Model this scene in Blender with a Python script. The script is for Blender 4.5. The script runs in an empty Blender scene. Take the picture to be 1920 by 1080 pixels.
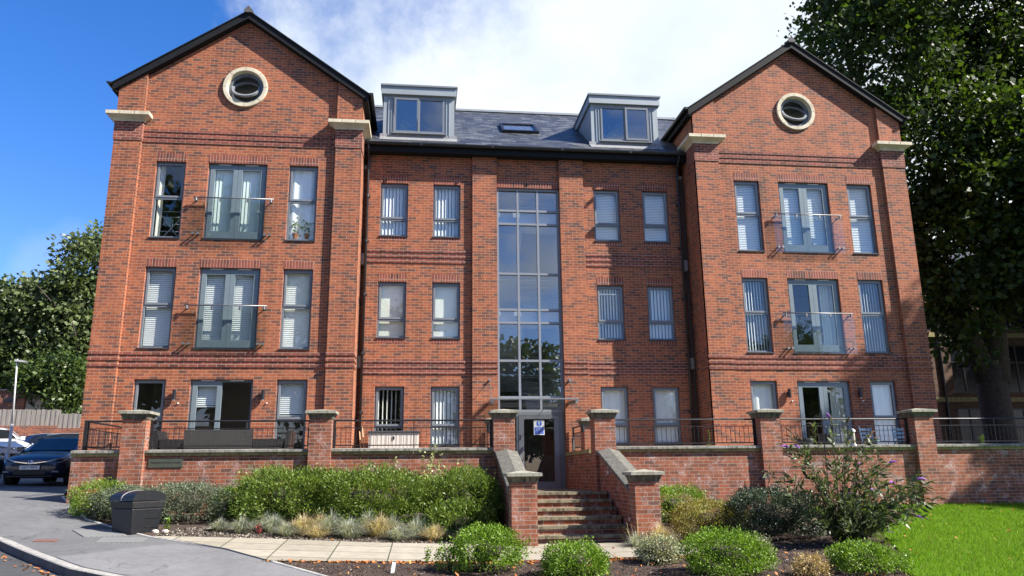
import bpy, bmesh, math, random
import numpy as np
from mathutils import Vector, Matrix
from mathutils.geometry import tessellate_polygon
R = math.radians
scene = bpy.context.scene
COL = scene.collection

# ---------------------------------------------------------------- camera
F_ = Vector((0.11513803, 0.96567649, 0.23283505)); R_ = Vector((0.99321785, -0.11573171, -0.01115705)); U_ = Vector((-0.01617229, -0.23254052, 0.97245224))
cam_d = bpy.data.cameras.new('camera'); cam = bpy.data.objects.new('camera', cam_d); COL.objects.link(cam)
M = Matrix.Identity(4)
for i in range(3):
    M[i][0] = R_[i]; M[i][1] = U_[i]; M[i][2] = -F_[i]
M[0][3], M[1][3], M[2][3] = -2.5254, -19.9335, -0.2646
cam.matrix_world = M
cam_d.sensor_width = 36; cam_d.lens = 1460.0 / 1920 * 36; cam_d.clip_start = 0.1; cam_d.clip_end = 3000
scene.camera = cam

# ---------------------------------------------------------------- sky, sun, exposure
SUN = Vector((2.4, -1.0, 2.3)).normalized()
EXPOSURE = 1.42
sun_el = math.asin(SUN.z); sun_az = math.atan2(SUN.x, SUN.y)
world = bpy.data.worlds.new('World'); scene.world = world; world.use_nodes = True
def make_world():
    nt = world.node_tree; nt.nodes.clear(); N = nt.nodes.new; L = nt.links.new
    def node(t, **k):
        n = N(t)
        for a, b in k.items(): setattr(n, a, b)
        return n
    def val(x):
        n = N('ShaderNodeValue'); n.outputs[0].default_value = x; return n.outputs[0]
    def math_(op, a, b=None, c=None):
        n = N('ShaderNodeMath'); n.operation = op
        for i, x in enumerate((a, b, c)):
            if x is None: continue
            if isinstance(x, (int, float)): n.inputs[i].default_value = x
            else: L(x, n.inputs[i])
        return n.outputs[0]
    tc = N('ShaderNodeTexCoord'); D = tc.outputs['Generated']
    def dot(v):
        n = N('ShaderNodeVectorMath'); n.operation = 'DOT_PRODUCT'; L(D, n.inputs[0]); n.inputs[1].default_value = v; return n.outputs['Value']
    def step(x, a, b):
        n = N('ShaderNodeMapRange'); n.interpolation_type = 'SMOOTHSTEP'; L(x, n.inputs[0])
        n.inputs[1].default_value = a; n.inputs[2].default_value = b; return n.outputs[0]
    def noise(scale, det, rough=.55, off=(0, 0, 0), st=(1, 1, 1)):
        m = N('ShaderNodeMapping'); L(D, m.inputs[0]); m.inputs['Location'].default_value = off; m.inputs['Scale'].default_value = st
        n = N('ShaderNodeTexNoise'); n.inputs['Scale'].default_value = scale; n.inputs['Detail'].default_value = det; n.inputs['Roughness'].default_value = rough
        L(m.outputs[0], n.inputs['Vector']); return n.outputs['Fac']
    sky = node('ShaderNodeTexSky', sky_type='NISHITA', sun_disc=False)
    sky.sun_elevation = sun_el; sky.sun_rotation = sun_az; sky.altitude = 100; sky.air_density = 1.0; sky.dust_density = 0.25; sky.ozone_density = 2.5
    hs = N('ShaderNodeHueSaturation'); hs.inputs['Saturation'].default_value = 1.35; hs.inputs['Value'].default_value = 1.0; L(sky.outputs[0], hs.inputs['Color'])
    tint = N('ShaderNodeMix'); tint.data_type = 'RGBA'; tint.blend_type = 'MULTIPLY'; tint.inputs[0].default_value = 1.0
    L(hs.outputs[0], tint.inputs[6]); tint.inputs[7].default_value = (1.22, 1.04, 1.3, 1)
    # the big bank of cloud standing over the right of the building
    n1 = noise(2.2, 9, .6); n2 = noise(6.0, 8, .62, (3.1, 1.7, .4))
    edge = math_('ADD', dot(CL_N1), math_('MULTIPLY', math_('SUBTRACT', n1, .5), .55))
    edge = math_('ADD', edge, math_('MULTIPLY', math_('SUBTRACT', n2, .5), .16))
    m1 = step(edge, -.08, .07)
    m2 = step(math_('ADD', dot(CL_N2), math_('MULTIPLY', math_('SUBTRACT', n2, .5), .3)), -.05, .06)
    bank = math_('MULTIPLY', m1, m2)
    # broken cloud over the rest of the sky, mostly behind the camera
    n3 = noise(2.6, 9, .6, (7.3, 2.2, 5.1), (1, 1, 2.2))
    rest = math_('MULTIPLY', step(n3, .47, .64), .7)
    rest = math_('MULTIPLY', rest, step(dot((0.0, -1.0, 0.0)), -.15, .1))
    small = step(math_('ADD', dot(CL_S), math_('MULTIPLY', math_('SUBTRACT', n2, .5), .004)), .9984, .9996)
    small = math_('MULTIPLY', small, .14)
    mask = math_('MAXIMUM', math_('MAXIMUM', bank, rest), small)
    n4 = noise(3.4, 7, .55, (1.3, 4.0, 2.0), (1, 1, 1.6))
    cr = N('ShaderNodeValToRGB'); L(n4, cr.inputs[0])
    cr.color_ramp.elements[0].position = .3; cr.color_ramp.elements[0].color = (3.75, 4.25, 4.85, 1)
    cr.color_ramp.elements[1].position = .68; cr.color_ramp.elements[1].color = (5.4, 5.6, 5.8, 1)
    sc = N('ShaderNodeMix'); sc.data_type = 'RGBA'; sc.blend_type = 'MULTIPLY'; sc.inputs[0].default_value = 1; L(cr.outputs[0], sc.inputs[6]); sc.inputs[7].default_value = (CLOUD, CLOUD, CLOUD, 1)
    mx = N('ShaderNodeMix'); mx.data_type = 'RGBA'; L(mask, mx.inputs[0]); L(tint.outputs[2], mx.inputs[6]); L(sc.outputs[2], mx.inputs[7])
    bg = N('ShaderNodeBackground'); bg.inputs['Strength'].default_value = 0.07; L(mx.outputs[2], bg.inputs['Color'])
    out = N('ShaderNodeOutputWorld'); L(bg.outputs[0], out.inputs[0])
CLOUD = 1.15
CL_N1 = (0.2, 0.0, 0.98); CL_N2 = (1, 0, 0); CL_S = (0, 1, 0)
CL_N1 = (0.4432, 0.4839, -0.7546); CL_N2 = (0.9688, 0.2479, -0.0); CL_S = (-0.4028, 0.8857, 0.2306)
make_world()
sd = bpy.data.lights.new('sun', 'SUN'); sd.energy = 5.0; sd.angle = R(0.53); sd.color = (1.0, 0.945, 0.86)
sun = bpy.data.objects.new('sun', sd); COL.objects.link(sun); sun.rotation_euler = SUN.to_track_quat('Z', 'Y').to_euler(); sun.location = (30, -20, 40)
vs = scene.view_settings; vs.view_transform = 'Standard'; vs.look = 'None'; vs.exposure = EXPOSURE; vs.gamma = 1; vs.use_curve_mapping = False
scene.cycles.max_bounces = 8; scene.cycles.transparent_max_bounces = 24; scene.cycles.diffuse_bounces = 3; scene.cycles.glossy_bounces = 3

# ---------------------------------------------------------------- helpers
ORG = {}
class MB:
    def __init__(s): s.v = []; s.f = []; s.uv = []; s.mi = []
    def poly(s, pts, mi=0, uv=None):
        n = len(s.v); s.v += [tuple(p) for p in pts]; s.f.append(tuple(range(n, n + len(pts)))); s.uv.append(uv); s.mi.append(mi)
    def box(s, x0, x1, y0, y1, z0, z1, mi=0, skip=''):
        if x0 > x1: x0, x1 = x1, x0
        if y0 > y1: y0, y1 = y1, y0
        if z0 > z1: z0, z1 = z1, z0
        P = s.poly
        if 'f' not in skip: P([(x0, y0, z0), (x1, y0, z0), (x1, y0, z1), (x0, y0, z1)], mi)
        if 'b' not in skip: P([(x1, y1, z0), (x0, y1, z0), (x0, y1, z1), (x1, y1, z1)], mi)
        if 'l' not in skip: P([(x0, y1, z0), (x0, y0, z0), (x0, y0, z1), (x0, y1, z1)], mi)
        if 'r' not in skip: P([(x1, y0, z0), (x1, y1, z0), (x1, y1, z1), (x1, y0, z1)], mi)
        if 't' not in skip: P([(x0, y0, z1), (x1, y0, z1), (x1, y1, z1), (x0, y1, z1)], mi)
        if 'd' not in skip: P([(x0, y1, z0), (x1, y1, z0), (x1, y0, z0), (x0, y0, z0)], mi)
        return s
    def frame(s, x0, x1, z0, z1, y0, y1, t, mi=0, tb=None):
        tb = t if tb is None else tb
        s.box(x0, x1, y0, y1, z1 - t, z1, mi); s.box(x0, x1, y0, y1, z0, z0 + tb, mi)
        s.box(x0, x0 + t, y0, y1, z0 + tb, z1 - t, mi); s.box(x1 - t, x1, y0, y1, z0 + tb, z1 - t, mi)
        return s
    def cyl(s, p0, p1, r0, r1=None, n=10, caps=True, mi=0):
        r1 = r0 if r1 is None else r1
        p0 = Vector(p0); p1 = Vector(p1); d = (p1 - p0)
        if d.length < 1e-9: return s
        d.normalize(); a = d.orthogonal().normalized(); b = d.cross(a)
        A = [p0 + (a * math.cos(t) + b * math.sin(t)) * r0 for t in [2 * math.pi * i / n for i in range(n)]]
        B = [p1 + (a * math.cos(t) + b * math.sin(t)) * r1 for t in [2 * math.pi * i / n for i in range(n)]]
        for i in range(n):
            j = (i + 1) % n; s.poly([A[i], A[j], B[j], B[i]], mi)
        if caps:
            s.poly(A[::-1], mi); s.poly(B, mi)
        return s
    def tube(s, pts, rad, n=8, mi=0):
        pts = [Vector(p) for p in pts]; rs = rad if isinstance(rad, (list, tuple)) else [rad] * len(pts)
        rings = []; ref = None
        for i, p in enumerate(pts):
            d = (pts[min(i + 1, len(pts) - 1)] - pts[max(i - 1, 0)]).normalized()
            a = d.orthogonal().normalized() if ref is None else (ref - d * ref.dot(d)).normalized()
            ref = a; b = d.cross(a)
            rings.append([p + (a * math.cos(2 * math.pi * k / n) + b * math.sin(2 * math.pi * k / n)) * rs[i] for k in range(n)])
        base = len(s.v)
        for r in rings: s.v += [tuple(q) for q in r]
        for i in range(len(rings) - 1):
            for k in range(n):
                k2 = (k + 1) % n
                s.f.append((base + i * n + k, base + i * n + k2, base + (i + 1) * n + k2, base + (i + 1) * n + k)); s.uv.append(None); s.mi.append(mi)
        s.f.append(tuple(base + k for k in range(n))[::-1]); s.uv.append(None); s.mi.append(mi)
        s.f.append(tuple(base + (len(rings) - 1) * n + k for k in range(n))); s.uv.append(None); s.mi.append(mi)
        return s
    def ring(s, rings, closed=True, mi=0, caps=False):          # loft a list of point loops
        base = len(s.v); n = len(rings[0])
        for r in rings: s.v += [tuple(q) for q in r]
        for i in range(len(rings) - 1):
            for k in range(n if closed else n - 1):
                k2 = (k + 1) % n
                s.f.append((base + i * n + k, base + i * n + k2, base + (i + 1) * n + k2, base + (i + 1) * n + k)); s.uv.append(None); s.mi.append(mi)
        if caps:
            s.f.append(tuple(base + k for k in range(n))[::-1]); s.uv.append(None); s.mi.append(mi)
            s.f.append(tuple(base + (len(rings) - 1) * n + k for k in range(n))); s.uv.append(None); s.mi.append(mi)
        return s
    def prism(s, prof, axis, a, b, mi=0):                          # profile [(u,v)] extruded along axis from a to b
        def p(u, v, t): return {'x': (t, u, v), 'y': (u, t, v), 'z': (u, v, t)}[axis]
        n = len(prof)
        for i in range(n):
            u0, u1 = prof[i], prof[(i + 1) % n]
            s.poly([p(*u0, a), p(*u1, a), p(*u1, b), p(*u0, b)], mi)
        s.poly([p(*u, a) for u in prof][::-1], mi); s.poly([p(*u, b) for u in prof], mi)
        return s
    def build(s, name, mats, parent=None, smooth=False, bevel=0.0, subsurf=0, org=None, recalc=True):
        if org is None: org = ORG.get(parent.name, (0, 0, 0)) if parent is not None else (0, 0, 0)
        me = bpy.data.meshes.new(name)
        me.from_pydata([(x - org[0], y - org[1], z - org[2]) for x, y, z in s.v], [], s.f)
        ms = mats if isinstance(mats, (list, tuple)) else [mats]
        for m in ms: me.materials.append(m)
        if len(ms) > 1: me.polygons.foreach_set('material_index', s.mi)
        ul = me.uv_layers.new(name='UVMap'); data = np.zeros((len(me.loops), 2)); k = 0
        for fi, f in enumerate(s.f):
            if s.uv[fi] is not None:
                for c in s.uv[fi]: data[k] = c; k += 1
                continue
            pts = [Vector(s.v[i]) for i in f]
            nrm = (pts[1] - pts[0]).cross(pts[-1] - pts[0])
            ax, ay, az = abs(nrm.x), abs(nrm.y), abs(nrm.z)
            for p in pts:
                data[k] = (p.x, p.y) if az >= ax and az >= ay else ((p.y, p.z) if ax > ay else (p.x, p.z)); k += 1
        ul.data.foreach_set('uv', data.ravel())
        if recalc or subsurf:
            bm = bmesh.new(); bm.from_mesh(me)
            if subsurf or smooth: bmesh.ops.remove_doubles(bm, verts=bm.verts, dist=1e-4)
            bmesh.ops.recalc_face_normals(bm, faces=bm.faces); bm.to_mesh(me); bm.free()
        if smooth: me.polygons.foreach_set('use_smooth', [True] * len(me.polygons))
        o = bpy.data.objects.new(name, me); COL.objects.link(o)
        if parent is not None: o.parent = parent
        ORG[o.name] = org
        if bevel:
            b = o.modifiers.new('bevel', 'BEVEL'); b.width = bevel; b.segments = 2; b.limit_method = 'ANGLE'; b.angle_limit = R(40)
        if subsurf:
            b = o.modifiers.new('subsurf', 'SUBSURF'); b.levels = subsurf; b.render_levels = subsurf
        return o
def tag(o, label=None, cat=None, group=None, kind=None):
    if label: o['label'] = label
    if cat: o['category'] = cat
    if group: o['group'] = group
    if kind: o['kind'] = kind
    return o
def thing(name, label, cat, loc=(0, 0, 0), group=None, rotz=0.0, local=False):
    o = bpy.data.objects.new(name, None); COL.objects.link(o); o.location = loc; o.rotation_euler = (0, 0, rotz); o.empty_display_size = .2
    ORG[o.name] = (0, 0, 0) if local else tuple(loc)
    return tag(o, label, cat, group)
def text_mesh(name, txt, size, mat, parent, loc, rot=(R(90), 0, 0), extrude=.001, align='CENTER', sx=1.0):
    cu = bpy.data.curves.new(name, 'FONT'); cu.body = txt; cu.size = size; cu.extrude = extrude; cu.align_x = align; cu.align_y = 'CENTER'
    t = bpy.data.objects.new(name + '_tmp', cu); COL.objects.link(t)
    dg = bpy.context.evaluated_depsgraph_get(); me = bpy.data.meshes.new_from_object(t.evaluated_get(dg)); bpy.data.objects.remove(t); bpy.data.curves.remove(cu)
    me.materials.clear(); me.materials.append(mat)
    o = bpy.data.objects.new(name, me); COL.objects.link(o); o.parent = parent
    og = ORG.get(parent.name, (0, 0, 0)); o.location = [loc[i] - og[i] for i in range(3)]; o.rotation_euler = rot; o.scale = (sx, 1, 1)
    return o

# ---------------------------------------------------------------- ground heights
CP = np.array([(-13.6, 4.2, -0.42), (-12, 0, -0.54), (-16, 10, -0.2), (-9.8, -3, -0.74), (-7.5, -5.2, -1.2), (-6.8, -5.6, -1.25), (-3.3, -5.6, -1.41), (-0.6, -5.7, -1.5), (1.6, -5.7, -1.5), (-2.1, -7.2, -1.58), (0.6, -7.2, -1.6), (-9.06, -6.2, -1.2), (-7.0, -8.4, -1.49), (7.4, -2.65, -1.06), (11.5, -2.65, -1.08), (4.1, -9.3, -1.66), (8, -8, -1.55), (-4, -2.7, -1.15), (2.8, -2.7, -1.15), (-7.5, -2.7, -0.98), (0, -12, -1.85), (0, -20, -1.95), (-8, -13, -1.85), (9, -14, -1.85), (-18, 16, 0.1), (-20, 22, 0.35), (-30, 5, 0), (-30, -8, -0.9), (-26, -20, -1.8), (20, -3, -1.05), (22, -14, -1.7), (20, 10, -0.6), (40, 20, -0.4), (0, 5, -1.0), (0, 20, -0.3), (0, -45, -2.2), (60, -40, -2.2), (-60, -40, -2.0), (60, 60, 0), (-60, 60, 2.0), (0, 80, 1.0)]
, float)
def _phi(r): return np.where(r > 1e-9, r * r * np.log(np.maximum(r, 1e-9)), 0)
_n = len(CP); _K = np.zeros((_n + 3, _n + 3))
_K[:_n, :_n] = _phi(np.linalg.norm(CP[:, None, :2] - CP[None, :, :2], axis=2)) + np.eye(_n) * .4
_K[:_n, _n] = 1; _K[:_n, _n + 1:] = CP[:, :2]; _K[_n, :_n] = 1; _K[_n + 1:, :_n] = CP[:, :2].T
_w = np.linalg.solve(_K, np.concatenate([CP[:, 2], [0, 0, 0]]))
def gz(x, y):
    x = np.asarray(x, float); y = np.asarray(y, float)
    r = np.sqrt((x[..., None] - CP[:, 0]) ** 2 + (y[..., None] - CP[:, 1]) ** 2)
    return _phi(r) @ _w[:_n] + _w[_n] + _w[_n + 1] * x + _w[_n + 2] * y
def g(x, y): return float(gz(x, y))

# ---------------------------------------------------------------- materials
MATS = {}
class NT:
    def __init__(s, name):
        s.m = bpy.data.materials.new(name); s.m.use_nodes = True; s.nt = s.m.node_tree; s.b = s.nt.nodes['Principled BSDF']; MATS[name] = s.m
    def n(s, t, ins=None, **k):
        x = s.nt.nodes.new(t)
        for a, b in k.items(): setattr(x, a, b)
        for a, b in (ins or {}).items():
            if hasattr(b, 'is_output'): s.nt.links.new(b, x.inputs[a])
            else: x.inputs[a].default_value = b
        return x
    def link(s, a, b): s.nt.links.new(a, b)
    def ramp(s, fac, stops, interp='LINEAR'):
        r = s.n('ShaderNodeValToRGB'); s.link(fac, r.inputs[0]); cr = r.color_ramp; cr.interpolation = interp
        while len(cr.elements) < len(stops): cr.elements.new(.5)
        for e, (p, c) in zip(cr.elements, stops):
            e.position = p; e.color = (*c, 1) if len(c) == 3 else c
        return r.outputs[0]
    def mix(s, fac, a, b, blend='MIX'):
        m = s.n('ShaderNodeMix', data_type='RGBA', blend_type=blend)
        for i, x in ((0, fac), (6, a), (7, b)):
            if hasattr(x, 'is_output'): s.link(x, m.inputs[i])
            else: m.inputs[i].default_value = x if i == 0 else (*x, 1)
        return m.outputs[2]
    def math(s, op, a, b=0.0):
        m = s.n('ShaderNodeMath', operation=op)
        for i, x in enumerate((a, b)):
            if hasattr(x, 'is_output'): s.link(x, m.inputs[i])
            else: m.inputs[i].default_value = x
        return m.outputs[0]
    def noise(s, vec, scale, detail=4, rough=.5):
        return s.n('ShaderNodeTexNoise', {'Vector': vec, 'Scale': scale, 'Detail': detail, 'Roughness': rough}).outputs['Fac']
    def uv(s): return s.n('ShaderNodeTexCoord').outputs['UV']
    def obj(s): return s.n('ShaderNodeTexCoord').outputs['Object']
    def pos(s): return s.n('ShaderNodeNewGeometry').outputs['Position']
    def set(s, **k):
        for a, b in k.items():
            i = s.b.inputs[a.replace('_', ' ')]
            if hasattr(b, 'is_output'): s.link(b, i)
            else: i.default_value = (*b, 1) if isinstance(b, tuple) and len(b) == 3 else b
    def bump(s, h, strength=.3, dist=.01):
        bp = s.n('ShaderNodeBump', {'Height': h, 'Strength': strength, 'Distance': dist}); s.link(bp.outputs[0], s.b.inputs['Normal'])
def plain(name, col, rough=.6, metal=0.0, var=.12, scale=6.0, spec=.5, bump=0.0):
    t = NT(name); nz = t.noise(t.pos(), scale, 6, .6)
    lo = tuple(c * (1 - var) for c in col); hi = tuple(min(1, c * (1 + var)) for c in col)
    t.set(Base_Color=t.ramp(nz, [(.3, lo), (.7, hi)]), Roughness=rough, Metallic=metal)
    t.b.inputs['Specular IOR Level'].default_value = spec
    if bump: t.bump(t.noise(t.pos(), scale * 8, 4), bump, .01)
    return t.m
def brick(name, w=.225, h=.075, mortar=.0052, stops=None, mcol=(.44, .28, .175), offset=.5, eff=0.0, rough=.82, dirt=.25, spec=.4, flip=False):
    t = NT(name); uv = t.uv()
    if flip:
        sp = t.n('ShaderNodeSeparateXYZ', {0: uv}); uv = t.n('ShaderNodeCombineXYZ', {0: sp.outputs[1], 1: sp.outputs[0]}).outputs[0]
    wob = t.n('ShaderNodeVectorMath', {0: uv}, operation='ADD')
    nzv = t.n('ShaderNodeTexNoise', {'Vector': uv, 'Scale': 9.0, 'Detail': 1.0}); sc = t.n('ShaderNodeVectorMath', {0: nzv.outputs['Color'], 'Scale': .006}, operation='SCALE'); t.link(sc.outputs[0], wob.inputs[1])
    b = t.n('ShaderNodeTexBrick', {'Vector': wob.outputs[0], 'Color1': (0, 0, 0, 1), 'Color2': (1, 1, 1, 1), 'Mortar': (0, 0, 0, 1), 'Scale': 1.0, 'Mortar Size': mortar, 'Mortar Smooth': .1, 'Bias': 0.0, 'Brick Width': w, 'Row Height': h}, offset=offset)
    batch = t.noise(uv, .9, 4, .6)
    fac = t.math('ADD', t.math('MULTIPLY', b.outputs['Color'], .86), t.math('MULTIPLY', t.math('SUBTRACT', batch, .42), .75))
    col = t.ramp(fac, stops)
    fine = t.noise(uv, 60.0, 5, .65); broad = t.noise(t.pos(), .55, 5, .6)
    col = t.mix(1.0, col, t.ramp(fine, [(.25, (.72, .7, .68)), (.75, (1.2, 1.18, 1.15))]), 'MULTIPLY')
    col = t.mix(1.0, col, t.ramp(t.noise(uv, 7.0, 3, .6), [(.32, (.72, .7, .7)), (.55, (1.03, 1.02, 1.02))]), 'MULTIPLY')
    col = t.mix(1.0, col, t.ramp(broad, [(.3, (1 - dirt, 1 - dirt, 1 - dirt)), (.7, (1.06, 1.06, 1.06))]), 'MULTIPLY')
    streak = t.noise(t.n('ShaderNodeMapping', {0: uv, 'Scale': (2.6, .22, 1)}).outputs[0], 1.0, 6, .65)
    col = t.mix(1.0, col, t.ramp(streak, [(.34, (.7, .69, .68)), (.52, (1, 1, 1)), (.75, (1.07, 1.05, 1.04))]), 'MULTIPLY')
    mc = t.mix(t.noise(uv, 3.0, 3), tuple(c * .75 for c in mcol), mcol)
    col = t.mix(b.outputs['Fac'], col, mc)
    if eff:
        e = t.math('MULTIPLY', t.ramp(t.noise(uv, 3.2, 6, .7), [(.5, (0, 0, 0)), (.72, (1, 1, 1))]), t.ramp(t.noise(uv, 24.0, 4, .7), [(.42, (0, 0, 0)), (.6, (1, 1, 1))]))
        e2 = t.math('MULTIPLY', e, eff)
        col = t.mix(e2, col, (.62, .6, .58))
    t.set(Base_Color=col, Roughness=rough); t.b.inputs['Specular IOR Level'].default_value = spec
    hgt = t.math('SUBTRACT', t.math('MULTIPLY', fine, .25), b.outputs['Fac']); t.bump(hgt, .55, .006)
    return t.m
ORANGE = [(0.0, (.13, .062, .048)), (.12, (.165, .07, .05)), (.24, (.22, .077, .047)), (.38, (.295, .089, .043)), (.62, (.385, .12, .052)), (.85, (.34, .1, .045)), (1.0, (.25, .076, .04))]
DARKRED = [(0.0, (.11, .04, .03)), (.3, (.22, .062, .042)), (1.0, (.31, .085, .053))]
WALLRED = [(0.0, (.115, .058, .042)), (.2, (.2, .073, .043)), (.6, (.32, .1, .047)), (1.0, (.27, .083, .043))]
M_BRICK = brick('orange_brick', stops=ORANGE)
M_BRICKD = brick('dark_brick', stops=DARKRED, mcol=(.46, .36, .27))
M_SOLDIER = brick('soldier_brick', stops=DARKRED, flip=True, offset=0.0, mcol=(.46, .34, .25))
M_WALL = brick('terrace_brick', stops=WALLRED, eff=.75, mcol=(.34, .27, .21))
M_PIER = brick('pier_brick', stops=WALLRED, eff=.5, mcol=(.34, .27, .21))
M_RISER = brick('riser_brick', w=.3, h=.16, stops=WALLRED, eff=.7, mcol=(.4, .37, .33))
M_BRICKFAR = brick('boundary_brick', stops=ORANGE, mcol=(.42, .36, .3))
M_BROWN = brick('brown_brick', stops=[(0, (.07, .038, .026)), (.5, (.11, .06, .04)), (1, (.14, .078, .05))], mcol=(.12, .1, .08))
def slate_mat():
    t = NT('roof_slate'); uv = t.uv()
    b = t.n('ShaderNodeTexBrick', {'Vector': uv, 'Color1': (0, 0, 0, 1), 'Color2': (1, 1, 1, 1), 'Mortar': (0, 0, 0, 1), 'Scale': 1.0, 'Mortar Size': .006, 'Mortar Smooth': .3, 'Brick Width': .3, 'Row Height': .15}, offset=.5)
    col = t.ramp(b.outputs['Color'], [(0, (.016, .018, .024)), (.35, (.032, .036, .044)), (.7, (.05, .055, .064)), (1, (.105, .108, .115))])
    col = t.mix(1.0, col, t.ramp(t.noise(t.pos(), 5, 6, .65), [(.3, (.7, .7, .7)), (.7, (1.2, 1.2, 1.2))]), 'MULTIPLY')
    col = t.mix(b.outputs['Fac'], col, (.015, .016, .02))
    t.set(Base_Color=col, Roughness=.48)
    sp = t.n('ShaderNodeSeparateXYZ', {0: uv}); saw = t.math('FRACT', t.math('DIVIDE', sp.outputs[1], .15))
    h = t.math('SUBTRACT', t.math('MULTIPLY', t.math('SUBTRACT', 1.0, saw), .8), t.math('MULTIPLY', b.outputs['Fac'], .8)); t.bump(h, .8, .02); return t.m
M_SLATE = slate_mat()
def stone_mat(name, c, stain=.5, moss=(.12, .115, .05), scale=2.5):
    t = NT(name); p = t.pos()
    col = t.mix(t.ramp(t.noise(p, scale, 8, .65), [(.35, (0, 0, 0)), (.7, (1, 1, 1))]), c, tuple(x * .6 for x in c))
    st = t.ramp(t.noise(t.n('ShaderNodeMapping', {0: p, 'Scale': (9, 9, 1.2)}).outputs[0], 1.6, 6, .6), [(.45, (0, 0, 0)), (.62, (1, 1, 1))])
    col = t.mix(t.math('MULTIPLY', st, stain), col, moss)
    t.set(Base_Color=col, Roughness=.85); t.bump(t.noise(p, 45, 6, .7), .5, .01); return t.m
M_STONE = stone_mat('pale_cast_stone', (.66, .58, .42), .12, (.4, .36, .26))
M_COPING = stone_mat('weathered_coping', (.3, .29, .25), .75, (.06, .058, .045))
M_MOSSY = stone_mat('mossy_stone', (.34, .3, .14), .6, (.1, .09, .035))
M_CAPST = stone_mat('pier_cap_stone', (.33, .32, .26), .55, (.1, .1, .05))
M_NECK = stone_mat('blackened_stone', (.15, .14, .1), .9, (.02, .02, .017), 4)
M_SLOPE = stone_mat('rough_grey_stone', (.15, .142, .12), .6, (.055, .053, .038), 7)
M_STEP = stone_mat('step_stone', (.25, .215, .14), .9, (.05, .043, .024), 5)
M_FRAME = plain('grey_window_frame', (.13, .15, .17), .38, var=.05)
M_SASH = plain('grey_sash', (.17, .185, .2), .35, var=.05)
M_LEAF = plain('door_leaf_grey', (.15, .19, .21), .4, var=.05)
M_DARKF = plain('dark_grey_sill', (.035, .037, .042), .5)
M_BLACK = plain('black_paint', (.012, .012, .014), .38, var=.3)
M_BARGE = plain('black_bargeboard', (.009, .0095, .011), .7, var=.2, spec=.2)
M_ZINC = plain('zinc_cladding', (.27, .3, .31), .5, metal=.15, var=.07, scale=1.5)
M_ZINCD = plain('zinc_trim', (.19, .205, .215), .45, metal=.2, var=.07)
M_RIDGE = plain('ridge_tile', (.075, .072, .07), .8, var=.25)
M_STEEL = plain('brushed_steel', (.36, .36, .355), .42, metal=.9, var=.06)
M_RAIL = plain('dull_rail_steel', (.2, .2, .2), .5, metal=.7, var=.05)
M_WHITE = plain('white_plastic', (.8, .8, .79), .45, var=.03)
M_BLINDW = plain('white_blind', (.88, .88, .86), .7, var=.03)
M_BLINDC = plain('cream_blind', (.85, .83, .72), .8, var=.04)
M_BLINDG = plain('grey_blind', (.76, .83, .78), .8, var=.05)
M_CURT = plain('pale_curtain', (.66, .63, .54), .9, var=.08)
M_ROOM = plain('room_plaster', (.42, .4, .36), .9, var=.05)
M_STAIRW = plain('stairwell_plaster', (.62, .63, .62), .9, var=.03)
M_CARPET = plain('floor_carpet', (.12, .11, .1), .95)
M_SPAN = plain('spandrel_panel', (.5, .53, .55), .6, var=.03)
def glass_mat(name, f0=.05, tint=(.86, .9, .89), rough=0.0):
    t = NT(name); nt = t.nt; nt.nodes.remove(t.b)
    ge = t.n('ShaderNodeNewGeometry'); dt = t.n('ShaderNodeVectorMath', {0: ge.outputs['Incoming'], 1: ge.outputs['Normal']}, operation='DOT_PRODUCT')
    c5 = t.math('POWER', t.math('SUBTRACT', 1.0, t.math('ABSOLUTE', dt.outputs['Value'])), 5.0)
    fr = t.math('ADD', t.math('MULTIPLY', c5, 1 - f0), f0); tr = t.n('ShaderNodeBsdfTransparent', {'Color': (*tint, 1)}); gl = t.n('ShaderNodeBsdfGlossy', {'Color': (1, 1, 1, 1), 'Roughness': rough})
    wav = t.n('ShaderNodeBump', {'Height': t.noise(t.pos(), .9, 2), 'Strength': .06, 'Distance': .05}); t.link(wav.outputs[0], gl.inputs['Normal'])
    mx = t.n('ShaderNodeMixShader'); t.link(fr, mx.inputs[0]); t.link(tr.outputs[0], mx.inputs[1]); t.link(gl.outputs[0], mx.inputs[2])
    out = nt.nodes['Material Output']; t.link(mx.outputs[0], out.inputs[0]); return t.m
M_GLASS = glass_mat('window_glass', .05, (.955, .975, .97))
M_GLASSR = glass_mat('reflective_glass', .13, (.93, .95, .95))
M_BALG = glass_mat('balustrade_glass', .035, (.93, .95, .945))
M_CANG = glass_mat('canopy_glass', .05, (.7, .72, .7), .1)
def foliage(name, dark, light, trans=.25, rough=.45, extra=None, spec=.35):
    t = NT(name); a = t.n('ShaderNodeAttribute', attribute_name='rnd').outputs['Fac']
    stops = [(0, dark), (.75, light)]
    if extra: stops.append((.93, light)); stops.append((.97, extra))
    col = t.ramp(a, stops)
    t.set(Base_Color=col, Roughness=rough); t.b.inputs['Specular IOR Level'].default_value = spec
    tr = t.n('ShaderNodeBsdfTranslucent'); t.link(t.mix(1.0, col, (1.25, 1.3, .6), 'MULTIPLY'), tr.inputs['Color'])
    mx = t.n('ShaderNodeMixShader'); mx.inputs[0].default_value = trans; t.link(t.b.outputs[0], mx.inputs[1]); t.link(tr.outputs[0], mx.inputs[2])
    t.link(mx.outputs[0], t.nt.nodes['Material Output'].inputs[0]); return t.m
M_BARK = plain('tree_bark', (.045, .035, .026), .95, var=.4, scale=9, bump=.8)
M_TWIG = plain('shrub_twig', (.035, .027, .018), .9, var=.3)
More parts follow.
